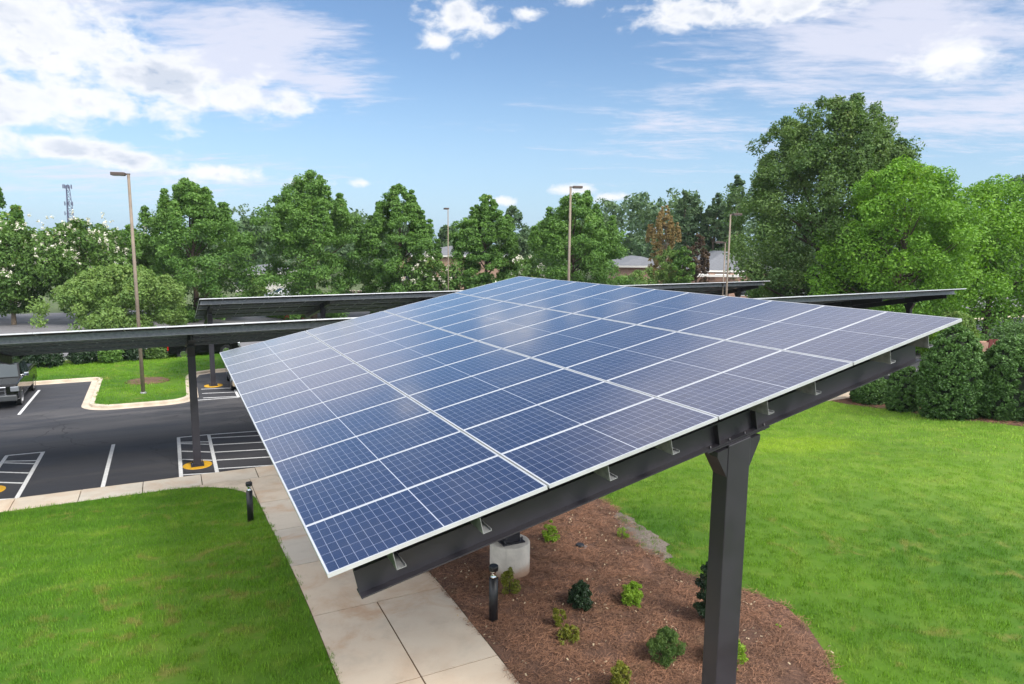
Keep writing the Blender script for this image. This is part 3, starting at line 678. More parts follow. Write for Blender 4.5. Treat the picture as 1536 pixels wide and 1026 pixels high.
def canopy(name, label, O, U, V, nv, ucol, vposts, colz, pier, beam_w, group, max_parts=100, ends=0.05, pd=0.217):
    U = Vector(U).normalized(); V = Vector(V); V = (V - U * V.dot(U)).normalized(); N = U.cross(V); O = Vector(O)
    def P(u, v, w): return O + U * u + V * v + N * w
    foot = P(ucol, vposts[0], 0); base = Vector((foot.x, foot.y, colz(vposts[0])))
    root = thing(name, label, 'solar canopy', base, group)
    Rm = Matrix((U, V, N)).transposed().to_4x4()
    slots = [(i, j) for i in range(4) for j in range(nv)]
    slots.sort(key=lambda s: -s[0])
    own = slots[:max_parts] if nv > 24 else slots
    rest = slots[len(own):]
    for i, j in own:
        o = link('solar_panel', PMESH, root); o.matrix_local = Matrix.Translation(P(i * PITU, j * PITV, 0) - base) @ Rm
        if len(own) < 60: link('panel_frame', FMESH, o)
    if len(own) >= 60:
        q = MB()
        for i, j in slots:
            o = P(i * PITU, j * PITV, -0.042)
            for (x, y, lx, ly) in ((0, 0, PL, .011), (0, PW_ - .011, PL, .011), (0, .011, .011, PW_ - .022), (PL - .011, .011, .011, PW_ - .022)):
                q.box(o + U * x + V * y, U * lx, V * ly, N * 0.042)
        q.build('panel_frame', M_ALU, root, base)
    if rest:
        q = MB()
        uvl = q.b.loops.layers.uv.new('UVMap')
        for i, j in rest:
            o = P(i * PITU, j * PITV, -0.0025)
            fc = q.face([o + U * .011 + V * .011, o + U * (PL - .011) + V * .011, o + U * (PL - .011) + V * (PW_ - .011), o + U * .011 + V * (PW_ - .011)])
            for l, uvq in zip(fc.loops, ((0, 0), (1, 0), (1, 1), (0, 1))): l[uvl].uv = uvq
        q.mi = 1
        for i, j in rest:
            o = P(i * PITU, j * PITV, -0.009)
            q.face([o + U * .011 + V * (PW_ - .011), o + U * (PL - .011) + V * (PW_ - .011), o + U * (PL - .011) + V * .011, o + U * .011 + V * .011])
        struct(q.build('solar_panel', [M_SOLAR, M_BACK], root, base), 'stuff')
    vend = nv * PITV
    # eight Z purlins along the canopy
    for u in (0.62, 1.54, 3.10, 3.98, 5.49, 6.33, 7.80, 8.62):
        q = MB(); v0, v1 = ends, vend - 0.05; h0, h1 = -0.045 - (0.217 if u > 8 else pd), -0.045; th = 0.007
        q.box(P(u, v0, h0), U * th, V * (v1 - v0), N * (h1 - h0))
        q.box(P(u + th, v0, h0), U * 0.085, V * (v1 - v0), N * th)
        q.box(P(u + 0.085 + th, v0, h0), U * th, V * (v1 - v0), N * 0.025)
        q.box(P(u - 0.085, v0, h1 - th), U * 0.085, V * (v1 - v0), N * th)
        q.build('purlin', M_GALV, root, base)
    bh = 0.315
    for vp in vposts:
        bw, tf, tw = 0.20, 0.016, 0.012; w1 = -0.049 - pd; w0 = w1 - bh; u0, u1 = 0.28, (8.92 if pd > .2 else 8.52)
        q = MB()
        q.box(P(u0, vp - bw / 2, w1 - tf), U * (u1 - u0), V * bw, N * tf)
        q.box(P(u0, vp - bw / 2, w0), U * (u1 - u0), V * bw, N * tf)
        q.box(P(u0, vp - tw / 2, w0 + tf), U * (u1 - u0), V * tw, N * (bh - 2 * tf))
        bo = q.build('beam', M_STEEL, root, base)
        for du in (-0.30, 0.34):
            for s in (-1, 1):
                q = MB(); q.box(P(ucol + du, vp + (tw / 2 if s > 0 else -bw / 2 + 0.01), w0 + tf), U * 0.014, V * (bw / 2 - tw / 2 - 0.01), N * (bh - 2 * tf)); q.build('stiffener', M_STEEL, bo, base)
        if nv <= 24:
            for du in (-0.44, -0.12, 0.14, 0.48):
                for s in (-0.07, 0.07):
                    q = MB(); q.tube(P(ucol + du, vp + s, w0 - 0.045), P(ucol + du, vp + s, w0 + tf + 0.03), 0.016, n=6); q.build('bolt', M_STEEL, bo, base)
        # column under the beam
        top = P(ucol, vp, w0); cz = colz(vp); c = Vector((top.x, top.y, cz)); hx = Vector((U.x, U.y, 0)).normalized(); hy = Vector((V.x, V.y, 0)).normalized()
        zb = cz + (0.74 if pier else 0.02)
        sl = U.z / math.hypot(U.x, U.y); cw_, cd = beam_w
        q = MB(); c0 = Vector((c.x, c.y, zb)); zt = top.z - 0.02
        def ring(hw, z0): return [c0 + hx * sx * hw + hy * sy * cd / 2 + Vector((0, 0, z0)) for sx, sy in ((-1, -1), (1, -1), (1, 1), (-1, 1))]
        A = ring(cw_ / 2, 0.0); B = ring(cw_ / 2, zt - zb)
        B = [p + Vector((0, 0, sl * (p - c0).dot(hx))) for p in B]
        q.hexa(A + B); col = q.build('post', M_STEEL, root, base, bevel=0.012)
        q = MB(); g = 0.17
        for s in (-1, 1):
            ring3 = []
            for k, z in ((1, -0.42), (1, -0.035), (2, -0.035), (2, -0.10)):
                x = s * (cw_ / 2 + (g if k == 2 else 0.0)); ring3.append(c0 + hx * x - hy * (cd / 2 - 0.012) + Vector((0, 0, zt - zb + z + sl * x)))
            q.prism(ring3, hy * (cd - 0.024))
        q.box(P(ucol - 0.52, vp - 0.11, w0 - 0.022), U * 1.06, V * 0.22, N * 0.018)
        q.build('gusset', M_STEEL, col, base)
        q = MB(); q.box(c0 - hx * 0.26 - hy * 0.22 - Vector((0, 0, 0.0)), hx * 0.52, hy * 0.44, (0, 0, 0.03))
        for sx in (-1, 1):
            for sy in (-1, 1): q.tube(c0 + hx * 0.21 * sx + hy * 0.17 * sy, c0 + hx * 0.21 * sx + hy * 0.17 * sy + Vector((0, 0, 0.12)), 0.018, n=8)
        q.build('base_plate', M_STEEL, col, base)
        q = MB()
        if pier:
            q.lathe([(0.44, -0.3), (0.44, 0.71), (0.425, 0.735), (0.40, 0.74)], c, 48); q.build('concrete_pier', M_CONC, col, base)
        else:
            q.lathe([(0.50, -0.2), (0.50, 0.012), (0.49, 0.018)], c, 40); q.build('yellow_footing', M_YEL, col, base)
    return root

O1 = np.array([-1.645, 5.842, 4.216]); U1 = np.array([0.87457, 0.43744, 0.20906]); V1 = np.array([-0.44732, 0.89436, -0.0036])
O1 = O1 - np.cross(U1, V1) * 0.0
canopy('solar_canopy', 'nearest solar canopy, its blue panels seen from above over the concrete path', O1, U1, V1, 12, 5.25, (0.46, 6.85, 12.9),
       lambda v: float(zg(5.96 + v)), True, (0.37, 0.27), 'solar canopies')
def far_canopy(label, a0, nv, tedge, zedge, tilt, rise, acol, toff, posts):
    T = math.radians(tilt); U = -VH * math.cos(T) + np.array([0, 0, math.sin(T)]); V = UH + np.array([0, 0, rise])
    hi = UH * a0 + VH * tedge + np.array([0, 0, zedge + rise * a0]); O = hi - U * (3 * PITU + PL)
    L = 3 * PITU + PL
    canopy('solar_canopy', label, O, U, V, nv, L - toff / math.cos(T), [p - a0 for p in posts], lambda v: LOT, False, (0.26, 0.26), 'solar canopies', pd=0.085)
far_canopy('long solar canopy seen from below, its posts on yellow discs along the near kerb', -14.2, 48, 24.3, 4.47, 11.4, 0.008,
           0.62, 3.03, [-12.0, -5.72] + [0.62 + 5.83 * k for k in range(8)])
far_canopy('farthest solar canopy, beyond the grass island, its left end in view', 1.44, 35, 39.5, 4.13, 12.0, 0.0075,
           2.03, 2.96, [2.03 + 6.3 * k for k in range(6)] + [42.0])

# ================================================================== SMALL FURNITURE
def bollard(q, label):
    r = thing('bollard_light', label, 'bollard light', q, 'bollard lights')
    m = MB(); m.lathe([(0.085, -0.05), (0.085, 0.90)], n=24); m.build('shaft', M_BLACK, r)
    m = MB(); m.lathe([(0.072, 0.90), (0.06, 0.94), (0.035, 0.985), (0.055, 1.02), (0.074, 1.055)], n=24); m.build('louvre', M_CHROME, r)
    m = MB(); m.lathe([(0.088, 1.055), (0.09, 1.13), (0.08, 1.15)], n=24); m.build('cap', M_BLACK, r)
    return r
bollard(G(740, 933), 'black bollard light in the pine straw in front of the concrete pier')
bollard(G(376, 782), 'black bollard light in the grass corner where path meets kerb walk')
q = G(870, 822); r = thing('ground_light', 'small round garden light sunk in the pine straw behind the dark shrub', 'garden light', q)
m = MB(); m.lathe([(0.17, -0.02), (0.19, 0.02), (0.12, 0.035)], n=20); m.build('collar', M_GALV, r)
m = MB(); m.lathe([(0.10, 0.03), (0.10, 0.09), (0.085, 0.10)], n=20); m.build('lens_housing', M_BLACK, r)
def lamp_post(q, h, label, armdir, arm=0.6, rad=0.10):
    r = thing('street_lamp', label, 'street lamp', q, 'street lamps')
    m = MB(); m.tube((0, 0, -0.3), (0, 0, h), rad, rad * 0.68, 14); m.build('pole', M_POLE, r)
    m = MB(); m.lathe([(rad * 1.7, -0.02), (rad * 1.7, 0.03), (rad * 1.25, 0.09)], n=16); m.build('base_plate', M_GALV, r)
    d = Vector(armdir).normalized(); sd2 = Vector((-d.y, d.x, 0))
    m = MB(); m.box(Vector((0, 0, h - 0.02)) - sd2 * 0.04 - d * .08, d * (arm * 0.45), sd2 * 0.08, (0, 0, 0.08)); m.build('arm', M_HEAD, r)
    m = MB(); o = Vector((0, 0, h - 0.06)) - sd2 * 0.2 + d * (arm * 0.25); m.box(o, d * (0.4 + rad * 2.4), sd2 * 0.40, (0, 0, 0.16)); hd = m.build('lamp_head', M_HEAD, r, bevel=0.02)
    m = MB(); m.box(o + d * 0.05 + sd2 * 0.04 + Vector((0, 0, -0.012)), d * (0.3 + rad * 2.4), sd2 * 0.32, (0, 0, 0.010)); m.build('lens', M_LENS, hd)
def at_depth(px, Y, z=LOT): p = AX(px, 500, Y); return Vector((p.x * 1.0, Y, z))
q = G(215, 590, LOT + .15); lamp_post(q, AX(191, 262, q.y).z - q.z, 'tall tan lamp post on the grass island with brown ring of straw', (-0.8, -0.25, 0))
for px, py, Y, lab, ad, rad in ((856, 281, 50, 'tan lamp post in front of the round tree right of centre', (1, 0.1, 0), .11), (672, 313, 69, 'slim distant lamp post between two maples above the panels', (-.5, 1, 0), .065),
                       (1096, 322, 51, 'tan lamp post beside the big oak, its head pointing right', (1, 0, 0), .085), (1088, 364, 53, 'slim grey lamp post just left of the tan one by the oak', (-1, 0.2, 0), .06)):
    p = AX(px, py, Y); lamp_post(Vector((p.x, p.y, LOT)), p.z - LOT, lab, ad, 0.7, rad)

# cell tower on the skyline
p = AX(105, 330, 290); tz_ = AX(104, 278, 290).z
r = thing('cell_tower', 'grey lattice cell tower on the skyline above the white flowering trees', 'cell tower', (p.x, p.y, LOT))
m = MB(); hh = tz_ - LOT
def leg(k, z): rr = 2.3 - 1.6 * z / hh; return Vector((rr * math.cos(2.1 * k + .4), rr * math.sin(2.1 * k + .4), z))
for k in range(3): m.tube(leg(k, -1), leg(k, hh), 0.2, 0.13, 6)
nb = 16
for i in range(nb):
    z0, z1 = hh * i / nb, hh * (i + 1) / nb
    for k in range(3): m.tube(leg(k, z0), leg(k + 1 if k < 2 else 0, z1), 0.09, n=5); m.tube(leg(k, z1), leg((k + 1) % 3, z1), 0.08, n=5)
m.build('mast', M_TOWER, r)
for zz, nn in ((hh - 0.6, 7), (hh - 7.5, 6), (hh - 11.5, 5)):
    m = MB()
    for i in range(nn):
        A = 6.283 * i / nn; d = Vector((math.cos(A), math.sin(A), 0)); m.tube(Vector((0, 0, zz)), d * 1.5 + Vector((0, 0, zz)), 0.06, n=5); m.cbox(d * 1.55 + Vector((0, 0, zz + .1)), 0.26, 0.26, 1.6)
    m.build('antenna_array', M_ANT, r)

# ================================================================== BUILDINGS
def hip(m, x0, x1, y0, y1, z, h, over=0.6):
    x0 -= over; x1 += over; y0 -= over; y1 += over; d = min(x1 - x0, y1 - y0) / 2
    if x1 - x0 > y1 - y0: r0, r1 = Vector((x0 + d, (y0 + y1) / 2, z + h)), Vector((x1 - d, (y0 + y1) / 2, z + h))
    else: r0, r1 = Vector(((x0 + x1) / 2, y0 + d, z + h)), Vector(((x0 + x1) / 2, y1 - d, z + h))
    a, b_, c, d_ = (x0, y0, z), (x1, y0, z), (x1, y1, z), (x0, y1, z)
    if x1 - x0 > y1 - y0: m.face([a, b_, r1, r0]); m.face([b_, c, r1]); m.face([c, d_, r0, r1]); m.face([d_, a, r0])
    else: m.face([a, b_, r0]); m.face([b_, c, r1, r0]); m.face([c, d_, r1]); m.face([d_, a, r0, r1])
    m.face([d_, c, b_, a])
def building(label, x0, x1, y0, depth, eave, ridge, name='brick_building', wall=None, nwin=6, cat='building'):
    c = Vector(((x0 + x1) / 2, y0 + depth / 2, LOT)); r = thing(name, label, cat, c)
    wm = wall or M_BRICK; hx, hy = (x1 - x0) / 2, depth / 2; e = eave - LOT
    m = MB(); m.box((-hx, -hy, -0.5), (2 * hx, 0, 0), (0, 2 * hy, 0), (0, 0, e + 0.5)); m.build('wall', wm, r)
    m = MB(); hip(m, -hx, hx, -hy, hy, e + 0.25, ridge - eave - .25); m.build('roof', M_ROOF, r)
    m = MB(); m.box((-hx - 0.62, -hy - 0.62, e), (2 * hx + 1.24, 0, 0), (0, 2 * hy + 1.24, 0), (0, 0, 0.245)); m.build('fascia', M_TRIM, r)
    for i in range(nwin):
        x = -hx + 2 * hx * (i + 0.5) / nwin
        m = MB(); m.box((x - 0.8, -hy - 0.05, 1.0), (1.6, 0, 0), (0, 0.048, 0), (0, 0, 1.8)); wf = m.build('window', M_TRIM, r)
        m = MB(); m.box((x - 0.7, -hy - 0.07, 1.1), (1.4, 0, 0), (0, 0.018, 0), (0, 0, 1.6)); m.build('pane', M_WIN, wf)
    return r
def gx(px, Y): return float(AX(px, 400, Y).x)
building('brick building with low grey hip roof left of the rusty tree', gx(928, 96), gx(1010, 96), 96, 16, AX(950, 401, 96).z, AX(975, 384, 104).z)
rb = building('brick building with tall grey roof and pillared porch beside the oak', gx(1046, 100), gx(1165, 100), 100, 18, AX(1080, 408, 100).z, AX(1080, 376, 109).z, nwin=4)
for dxp in (-7.2, -4.4, -1.6):
    m = MB(); m.box((dxp - .4, -12.2, -.3), (.8, 0, 0), (0, .8, 0), (0, 0, AX(1080, 408, 100).z - LOT + .2)); m.build('porch_pillar', M_BRICK, rb)
m = MB(); m.box((-8.2, -12.8, AX(1080, 410, 100).z - LOT - .35), (8.2, 0, 0), (0, 3.0, 0), (0, 0, .3)); m.build('porch_beam', M_TRIM, rb)
building('long low building showing only its grey roof between two maples', gx(600, 120), gx(770, 120), 120, 18, AX(650, 385, 120).z, AX(650, 367, 129).z, name='office_building')
building('pale building glimpsed behind the silver car between two trees', gx(352, 112), gx(400, 112), 112, 14, AX(370, 412, 112).z, AX(370, 396, 119).z, name='pale_building', wall=M_WALLP, nwin=5)
# planter wall and red bench right of the hedge, brick gate piers far behind the panels
q = at_depth(1466, 44, LOT); r = thing('brick_wall', 'low brick garden wall with pale cap showing between two holly bushes', 'garden wall', q)
zt = AX(1460, 516, 44).z - LOT
m = MB(); m.box((-1.0, 0, -0.2), (7.5, 0.8, 0), (-0.06, 0.4, 0), (0, 0, zt + 0.08)); m.build('brickwork', M_BRICK, r)
m = MB(); m.box((-1.05, -.04, zt - 0.115), (7.6, 0.8, 0), (-0.07, 0.48, 0), (0, 0, 0.1)); m.build('coping', M_KERB, r)
m = MB(); m.box((0.15, -.25, -.2), (.75, .08, 0), (-.06, .6, 0), (0, 0, zt + .35)); m.build('pillar', M_BRICK, r)
q = at_depth(1502, 42.5, LOT); r = thing('bench', 'red slatted bench by the brick garden wall at right edge', 'bench', q)
zt = AX(1500, 509, 42.5).z - LOT
m = MB()
for i in range(5): m.box((-.7 + .3 * i, 0, zt - 0.75), (.26, 0, 0), (0, .04, 0), (0, 0, .75))
m.box((-.8, .045, zt - .2), (1.7, 0, 0), (0, .05, 0), (0, 0, .09)); m.box((-.8, .045, zt - .68), (1.7, 0, 0), (0, .05, 0), (0, 0, .09)); m.build('backrest', M_REDW, r)
m = MB(); m.box((-.8, -.5, zt - .82), (1.7, 0, 0), (0, .5, 0), (0, 0, .05)); m.build('seat', M_REDW, r)
for sx in (-.75, .75):
    for sy in (-.45, .02):
        m = MB(); m.box((sx, sy, -.05), (.06, 0, 0), (0, .06, 0), (0, 0, zt - .775)); m.build('leg', M_BLACK, r)
for px0, px1, lab in ((514, 531, 'left brick gate pier seen under the far canopy'), (538, 549, 'right brick gate pier seen under the far canopy')):
    q = AX((px0 + px1) / 2, 470, 84); wd = (px1 - px0) / F * 84; r = thing('brick_pier', lab, 'gate pier', (q.x, q.y, LOT))
    m = MB(); m.cbox((0, 0, 1.0), wd, wd, 2.4); m.build('shaft', M_BRICK, r); m = MB(); m.cbox((0, 0, 2.28), wd + .2, wd + .2, .16); m.build('cap', M_KERB, r)

# ================================================================== VEHICLES (nose towards -Y, then turned)
def loft(m, prof, hw, inset=0.06):
    """side outline (y,z) swept across the width with softened flanks"""
    c = Vector((sum(p[0] for p in prof) / len(prof), sum(p[1] for p in prof) / len(prof)))
    rows = []
    for s, k in ((-1, 0.90), (-0.965, 0.975), (-0.86, 1.0), (0.86, 1.0), (0.965, 0.975), (1, 0.90)):
        rows.append([m.b.verts.new((s * hw, c.x + (p[0] - c.x) * (1 - (1 - k) * 0.35), c.y + (p[1] - c.y) * k)) for p in prof])
    n = len(prof)
    for a, b_ in zip(rows, rows[1:]):
        for i in range(n): f = m.b.faces.new([a[i], a[(i + 1) % n], b_[(i + 1) % n], b_[i]]); f.smooth = False; f.material_index = m.mi
    m.b.faces.new(rows[0]).material_index = m.mi; m.b.faces.new(rows[-1][::-1]).material_index = m.mi
def house(m, y0, y1, y2, y3, z0, z1, hw, hwt):
    """greenhouse: base y0..y3 at z0, roof y1..y2 at z1"""
    m.hexa([(-hw, y0, z0), (hw, y0, z0), (hw, y3, z0), (-hw, y3, z0), (-hwt, y1, z1), (hwt, y1, z1), (hwt, y2, z1), (-hwt, y2, z1)])
def inq(A, B, C, D_, s, off):
    c = (Vector(A) + Vector(B) + Vector(C) + Vector(D_)) / 4; n = (Vector(B) - Vector(A)).cross(Vector(D_) - Vector(A)).normalized()
    return [c + (Vector(p) - c) * s + n * off for p in (A, B, C, D_)]
def vehicle(name, label, cat, p, rz, paint, kind, lower=None):
    r = thing(name, label, cat, p, None, rz)
    if kind == 'pickup':
        L, hw, wr, wb = 5.8, 1.0, 0.41, (1.05, 4.65)
        prof = [(0.05, 0.45), (0.0, 0.75), (0.03, 1.12), (0.12, 1.22), (1.5, 1.30), (1.75, 1.30), (4.0, 1.30), (4.05, 1.33), (5.72, 1.33), (5.8, 1.2), (5.8, 0.5), (5.5, 0.42), (0.3, 0.38)]
        g = (1.55, 2.3, 3.75, 4.02, 1.29, 1.93, 0.92, 0.76)
    elif kind == 'suv':
        L, hw, wr, wb = 4.75, 0.94, 0.37, (0.95, 3.75)
        prof = [(0.05, 0.40), (0.0, 0.65), (0.05, 0.95), (0.2, 1.05), (1.3, 1.15), (4.6, 1.18), (4.75, 1.0), (4.75, 0.5), (4.5, 0.38), (0.3, 0.34)]
        g = (1.2, 2.0, 4.2, 4.68, 1.14, 1.74, 0.87, 0.70)
    else:
        L, hw, wr, wb = 4.7, 0.9, 0.33, (0.95, 3.70)
        prof = [(0.05, 0.35), (0.0, 0.55), (0.05, 0.75), (0.25, 0.83), (1.4, 0.95), (3.9, 0.98), (4.6, 0.96), (4.7, 0.8), (4.68, 0.45), (4.45, 0.32), (0.3, 0.28)]
        g = (1.35, 2.15, 3.35, 4.2, 0.94, 1.44, 0.82, 0.64)
    prof = [(y, z) for y, z in prof]
    m = MB(); loft(m, prof, hw); bo = m.build('body', paint, r, bevel=0.03)
    if kind == 'pickup':
        m = MB(); m.box((-0.84, 4.12, 1.325), (1.68, 0, 0), (0, 1.55, 0), (0, 0, 0.02)); m.build('bed_liner', M_BLACK, r)
    y0, y1, y2, y3, z0, z1, a, b_ = g
    m = MB(); house(m, y0, y1, y2, y3, z0, z1, a, b_); m.build('cabin', paint, r, bevel=0.04)
    ws = inq((-a, y0, z0), (a, y0, z0), (b_, y1, z1), (-b_, y1, z1), 0.9, 0.012); m = MB(); m.face(ws); m.face([q + Vector((0, .01, -.004)) for q in ws[::-1]]); m.build('windscreen', M_GLASS, r)
    rw = inq((a, y3, z0), (-a, y3, z0), (-b_, y2, z1), (b_, y2, z1), 0.86, 0.012); m = MB(); m.face(rw); m.face([q - Vector((0, .01, 0)) for q in rw[::-1]]); m.build('rear_window', M_GLASS, r)
    for s in (-1, 1):
        n = 2
        for i in range(n):
            f0, f1 = i / n, (i + 1) / n
            A = Vector((s * a, y0 + 0.25 + (y3 - y0 - 0.3) * f0 + (0.35 if i == 0 else 0.02), z0 + .04)); B = Vector((s * a, y0 + 0.25 + (y3 - y0 - 0.3) * f1 - 0.04, z0 + .04))
            C = Vector((s * b_, y1 + (y2 - y1) * f1 - .05, z1 - .07)); D_ = Vector((s * b_, y1 + (y2 - y1) * f0 + .08, z1 - .07))
            A.x = B.x = s * (a + 0.006); C.x = D_.x = s * (b_ + 0.022)
            m = MB(); m.face([A, B, C, D_]); m.build('side_window', M_GLASS, r)
        m = MB(); m.cbox((s * (hw + 0.10), y0 + 0.5, z0 + 0.08), 0.22, 0.10, 0.18); m.cbox((s * (hw - .02), y0 + .5, z0 + .05), .2, .05, .05); m.build('mirror', M_CHROME if kind == 'pickup' else paint, r, bevel=0.02)
        m = MB(); zz = prof[2][1]
        m.box((s * (hw - 0.12) - 0.17, -0.03, zz - 0.26), (0.34, 0, 0), (0, 0.16, 0), (0, 0, 0.24)); m.build('headlight', M_LAMP, r, bevel=0.03)
        m = MB(); m.box((s * (hw - 0.1) - 0.08, L - 0.10, zz - 0.25), (0.16, 0, 0), (0, 0.125, 0), (0, 0, 0.3)); m.build('tail_light', M_RED, r)
        for yy in wb:
            c = (s * (hw - 0.13), yy, wr)
            m = MB(); m.lathe([(wr * 0.62, -0.13), (wr * 0.95, -0.125), (wr, -0.09), (wr, 0.09), (wr * 0.95, 0.125), (wr * 0.62, 0.13)], c, 28, 'X'); wh = m.build('wheel', M_RUB, r)
            m = MB(); m.lathe([(wr * 0.60, -0.02), (wr * 0.60, 0.02)], (s * (hw - 0.13) + s * 0.08, yy, wr), 24, 'X')
            for kk in range(6):
                A2 = 6.283 * kk / 6; d = Vector((0, math.cos(A2), math.sin(A2))); t_ = Vector((0, -d.z, d.y)); cc = Vector((s * (hw - 0.13) + s * 0.11, yy, wr))
                m.box(cc + d * 0.05 - t_ * 0.035, d * wr * 0.55, t_ * 0.07, (s * 0.022, 0, 0))
            m.lathe([(wr * .61, -0.03), (wr * .66, 0.0), (wr * .61, .03)], (s * (hw - .13) + s * .105, yy, wr), 24, 'X')
            m.build('rim', M_CHROME, wh)
            m = MB(); m.lathe([(wr * 1.16, -0.012), (wr * 1.16, 0.012)], (s * (hw - 0.012), yy, wr + 0.02), 28, 'X'); m.build('wheel_arch', M_BLACK, r)
    zz = prof[2][1]
    m = MB(); m.box((-hw * 0.55, -0.05, zz - 0.40), (hw * 1.1, 0, 0), (0, 0.06, 0), (0, 0, 0.40)); gr = m.build('grille', M_CHROME, r, bevel=0.03)
    m = MB()
    for i in range(2):
        for j in range(2): m.box((-hw * 0.49 + hw * 0.51 * j, -0.06, zz - 0.36 + 0.18 * i), (hw * 0.46, 0, 0), (0, 0.012, 0), (0, 0, 0.14))
    m.build('grille_mesh', M_BLACK, gr)
    bm_ = M_CARGREY if kind == 'pickup' else (lower or paint)
    m = MB(); m.box((-hw * 0.97, -0.12, prof[0][1] - 0.04), (hw * 1.94, 0, 0), (0, 0.2, 0), (0, 0, 0.30)); m.build('bumper', bm_, r, bevel=0.05)
    m = MB(); m.box((-hw * 0.95, L - 0.06, prof[0][1]), (hw * 1.9, 0, 0), (0, 0.2, 0), (0, 0, 0.26)); m.build('rear_bumper', bm_, r, bevel=0.05)
    return r
AV = math.atan2(UH[1], UH[0])
vehicle('pickup_truck', 'black pickup truck with chrome grille parked nose out under the long canopy', 'pickup truck', W(-7.87, 40.35, LOT), AV, M_CARBLK, 'pickup')
vehicle('parked_suv', 'dark grey suv with tan bumper half hidden behind the left panel edge', 'suv', W(3.78, 39.9, LOT), AV, M_CARGREY, 'suv', M_TAN)
q = G(296, 534, LOT)
vehicle('parked_suv', 'black suv side on beyond the grass strip behind the canopy post', 'suv', q + Vector((2.3, 1.4, 0)), AV - math.pi / 2 + 0.15 + math.pi, M_CARBLK, 'suv')
vehicle('parked_car', 'silver car on the far road between two trees', 'car', AX(400, 441, 98) * 1.0 * 1.0 if False else Vector((gx(398, 98), 98, LOT + 0.0)), AV - 1.3, M_CARSIL, 'sedan')
vehicle('parked_car', 'red car glimpsed under the right end of the farthest canopy', 'car', Vector((gx(1112, 62), 62, LOT)), AV + 0.1, M_CARRED, 'sedan')
vehicle('parked_car', 'white car partly hidden at the left end of the farthest canopy', 'car', Vector((gx(290, 78), 78, LOT)), AV - 1.4, M_CARWHT, 'sedan')

# ================================================================== PLANTS
def leaves(cent, rad, per, size, m, name, aspect=0.6, up=0.45, squash=0.8, shell=0.55, tintc=None, seed=0, droop=0.0, rand=0.7):
    """leaf-sized faces gathered in clumps: cent (k,3), rad (k,), per leaves each"""
    r = np.random.default_rng(seed); k = len(cent); n = k * per
    ci = np.repeat(np.arange(k), per)
    d = r.normal(size=(n, 3)); d /= np.linalg.norm(d, axis=1, keepdims=True)
    rr = rad[ci] * (shell + (1 - shell) * r.uniform(size=n) ** 0.5) * r.uniform(0.75, 1.12, n)
    p = cent[ci] + d * rr[:, None] * np.array([1, 1, squash]); p[:, 2] -= droop * r.uniform(size=n) * rad[ci]
    nr = d * 0.65 + np.array([0, 0, up]) + r.normal(size=(n, 3)) * rand; nr /= np.linalg.norm(nr, axis=1, keepdims=True)
    tg = np.cross(nr, r.normal(size=(n, 3))); tg /= np.linalg.norm(tg, axis=1, keepdims=True); bt = np.cross(nr, tg)
    s = size * r.uniform(0.6, 1.3, n)[:, None]
    V = np.stack([p - tg * s, p + bt * s * aspect * .9 + nr * s * .12, p + tg * s, p - bt * s * aspect * .9 + nr * s * .12], 1).reshape(-1, 3)
    tc_ = r.uniform(size=k) if tintc is None else tintc
    tn = np.clip(0.55 * tc_[ci] + 0.45 * r.uniform(size=n), 0, 1)
    return mesh_np(name, V, np.arange(n * 4).reshape(n, 4), m, {'tint': tn})
SHAPES = {
    'maple': [(0, .72), (.12, .90), (.30, 1.0), (.5, .96), (.68, .82), (.82, .60), (.93, .34), (1, .12)],
    'round': [(0, .70), (.12, .92), (.35, 1.0), (.6, .97), (.78, .82), (.9, .58), (1, .2)],
    'oak': [(0, .64), (.1, .90), (.25, 1.0), (.45, .94), (.62, .86), (.8, .72), (.92, .52), (1, .20)],
    'cone': [(0, .7), (.1, 1.0), (.4, .72), (.7, .40), (.9, .15), (1, .03)],
    'vase': [(0, .35), (.2, .75), (.5, 1.0), (.75, .95), (.9, .68), (1, .25)],
    'bush': [(0, .80), (.15, .96), (.4, 1.0), (.65, .86), (.85, .55), (1, .12)],
    'egg': [(0, .82), (.15, .97), (.38, 1.0), (.6, .92), (.8, .72), (.93, .45), (1, .14)],
}
def crown_pts(w_, h, shape, k, seed, core=0.25, lump=0.16, crf=(0.09, 0.16), tips=0):
    r = np.random.default_rng(seed); S = np.array(SHAPES[shape]); ph = r.uniform(0, 6.28, 4)
    hv = []
    while len(hv) < k:
        y = r.uniform()
        if r.uniform() < np.interp(y, S[:, 0], S[:, 1]) * .9 + .1: hv.append(y)
    hv = np.array(hv); th = r.uniform(0, 6.283, k)
    R = np.interp(hv, S[:, 0], S[:, 1]) * w_ / 2 * (1 + lump * np.sin(2 * th + ph[0] + 3 * hv) + lump * .7 * np.sin(5 * th + ph[1] + 9 * hv))
    cr = w_ * r.uniform(crf[0], crf[1], k) * (0.55 + 0.45 * np.interp(hv, S[:, 0], S[:, 1]))
    q = np.sqrt(r.uniform(core, 1, k)); rad = np.maximum(R - cr * .8, 0.02 * w_) * q
    c = np.stack([rad * np.cos(th), rad * np.sin(th), hv * (h - cr) + cr * 0.3], 1)
    if tips:
        a = r.uniform(0, 6.283, tips); q = np.sqrt(r.uniform(0, 1, tips)) * .42 * w_ ; z = h * (1.0 - .36 * (q / (.42 * w_)) ** 1.6) - r.uniform(0, .09, tips) * h
        for i in range(tips):
            for j in range(4):
                c = np.vstack([c, [q[i] * math.cos(a[i]), q[i] * math.sin(a[i]), z[i] - j * .035 * h]]); cr = np.append(cr, w_ * (.028 + .011 * j))
    return c, cr
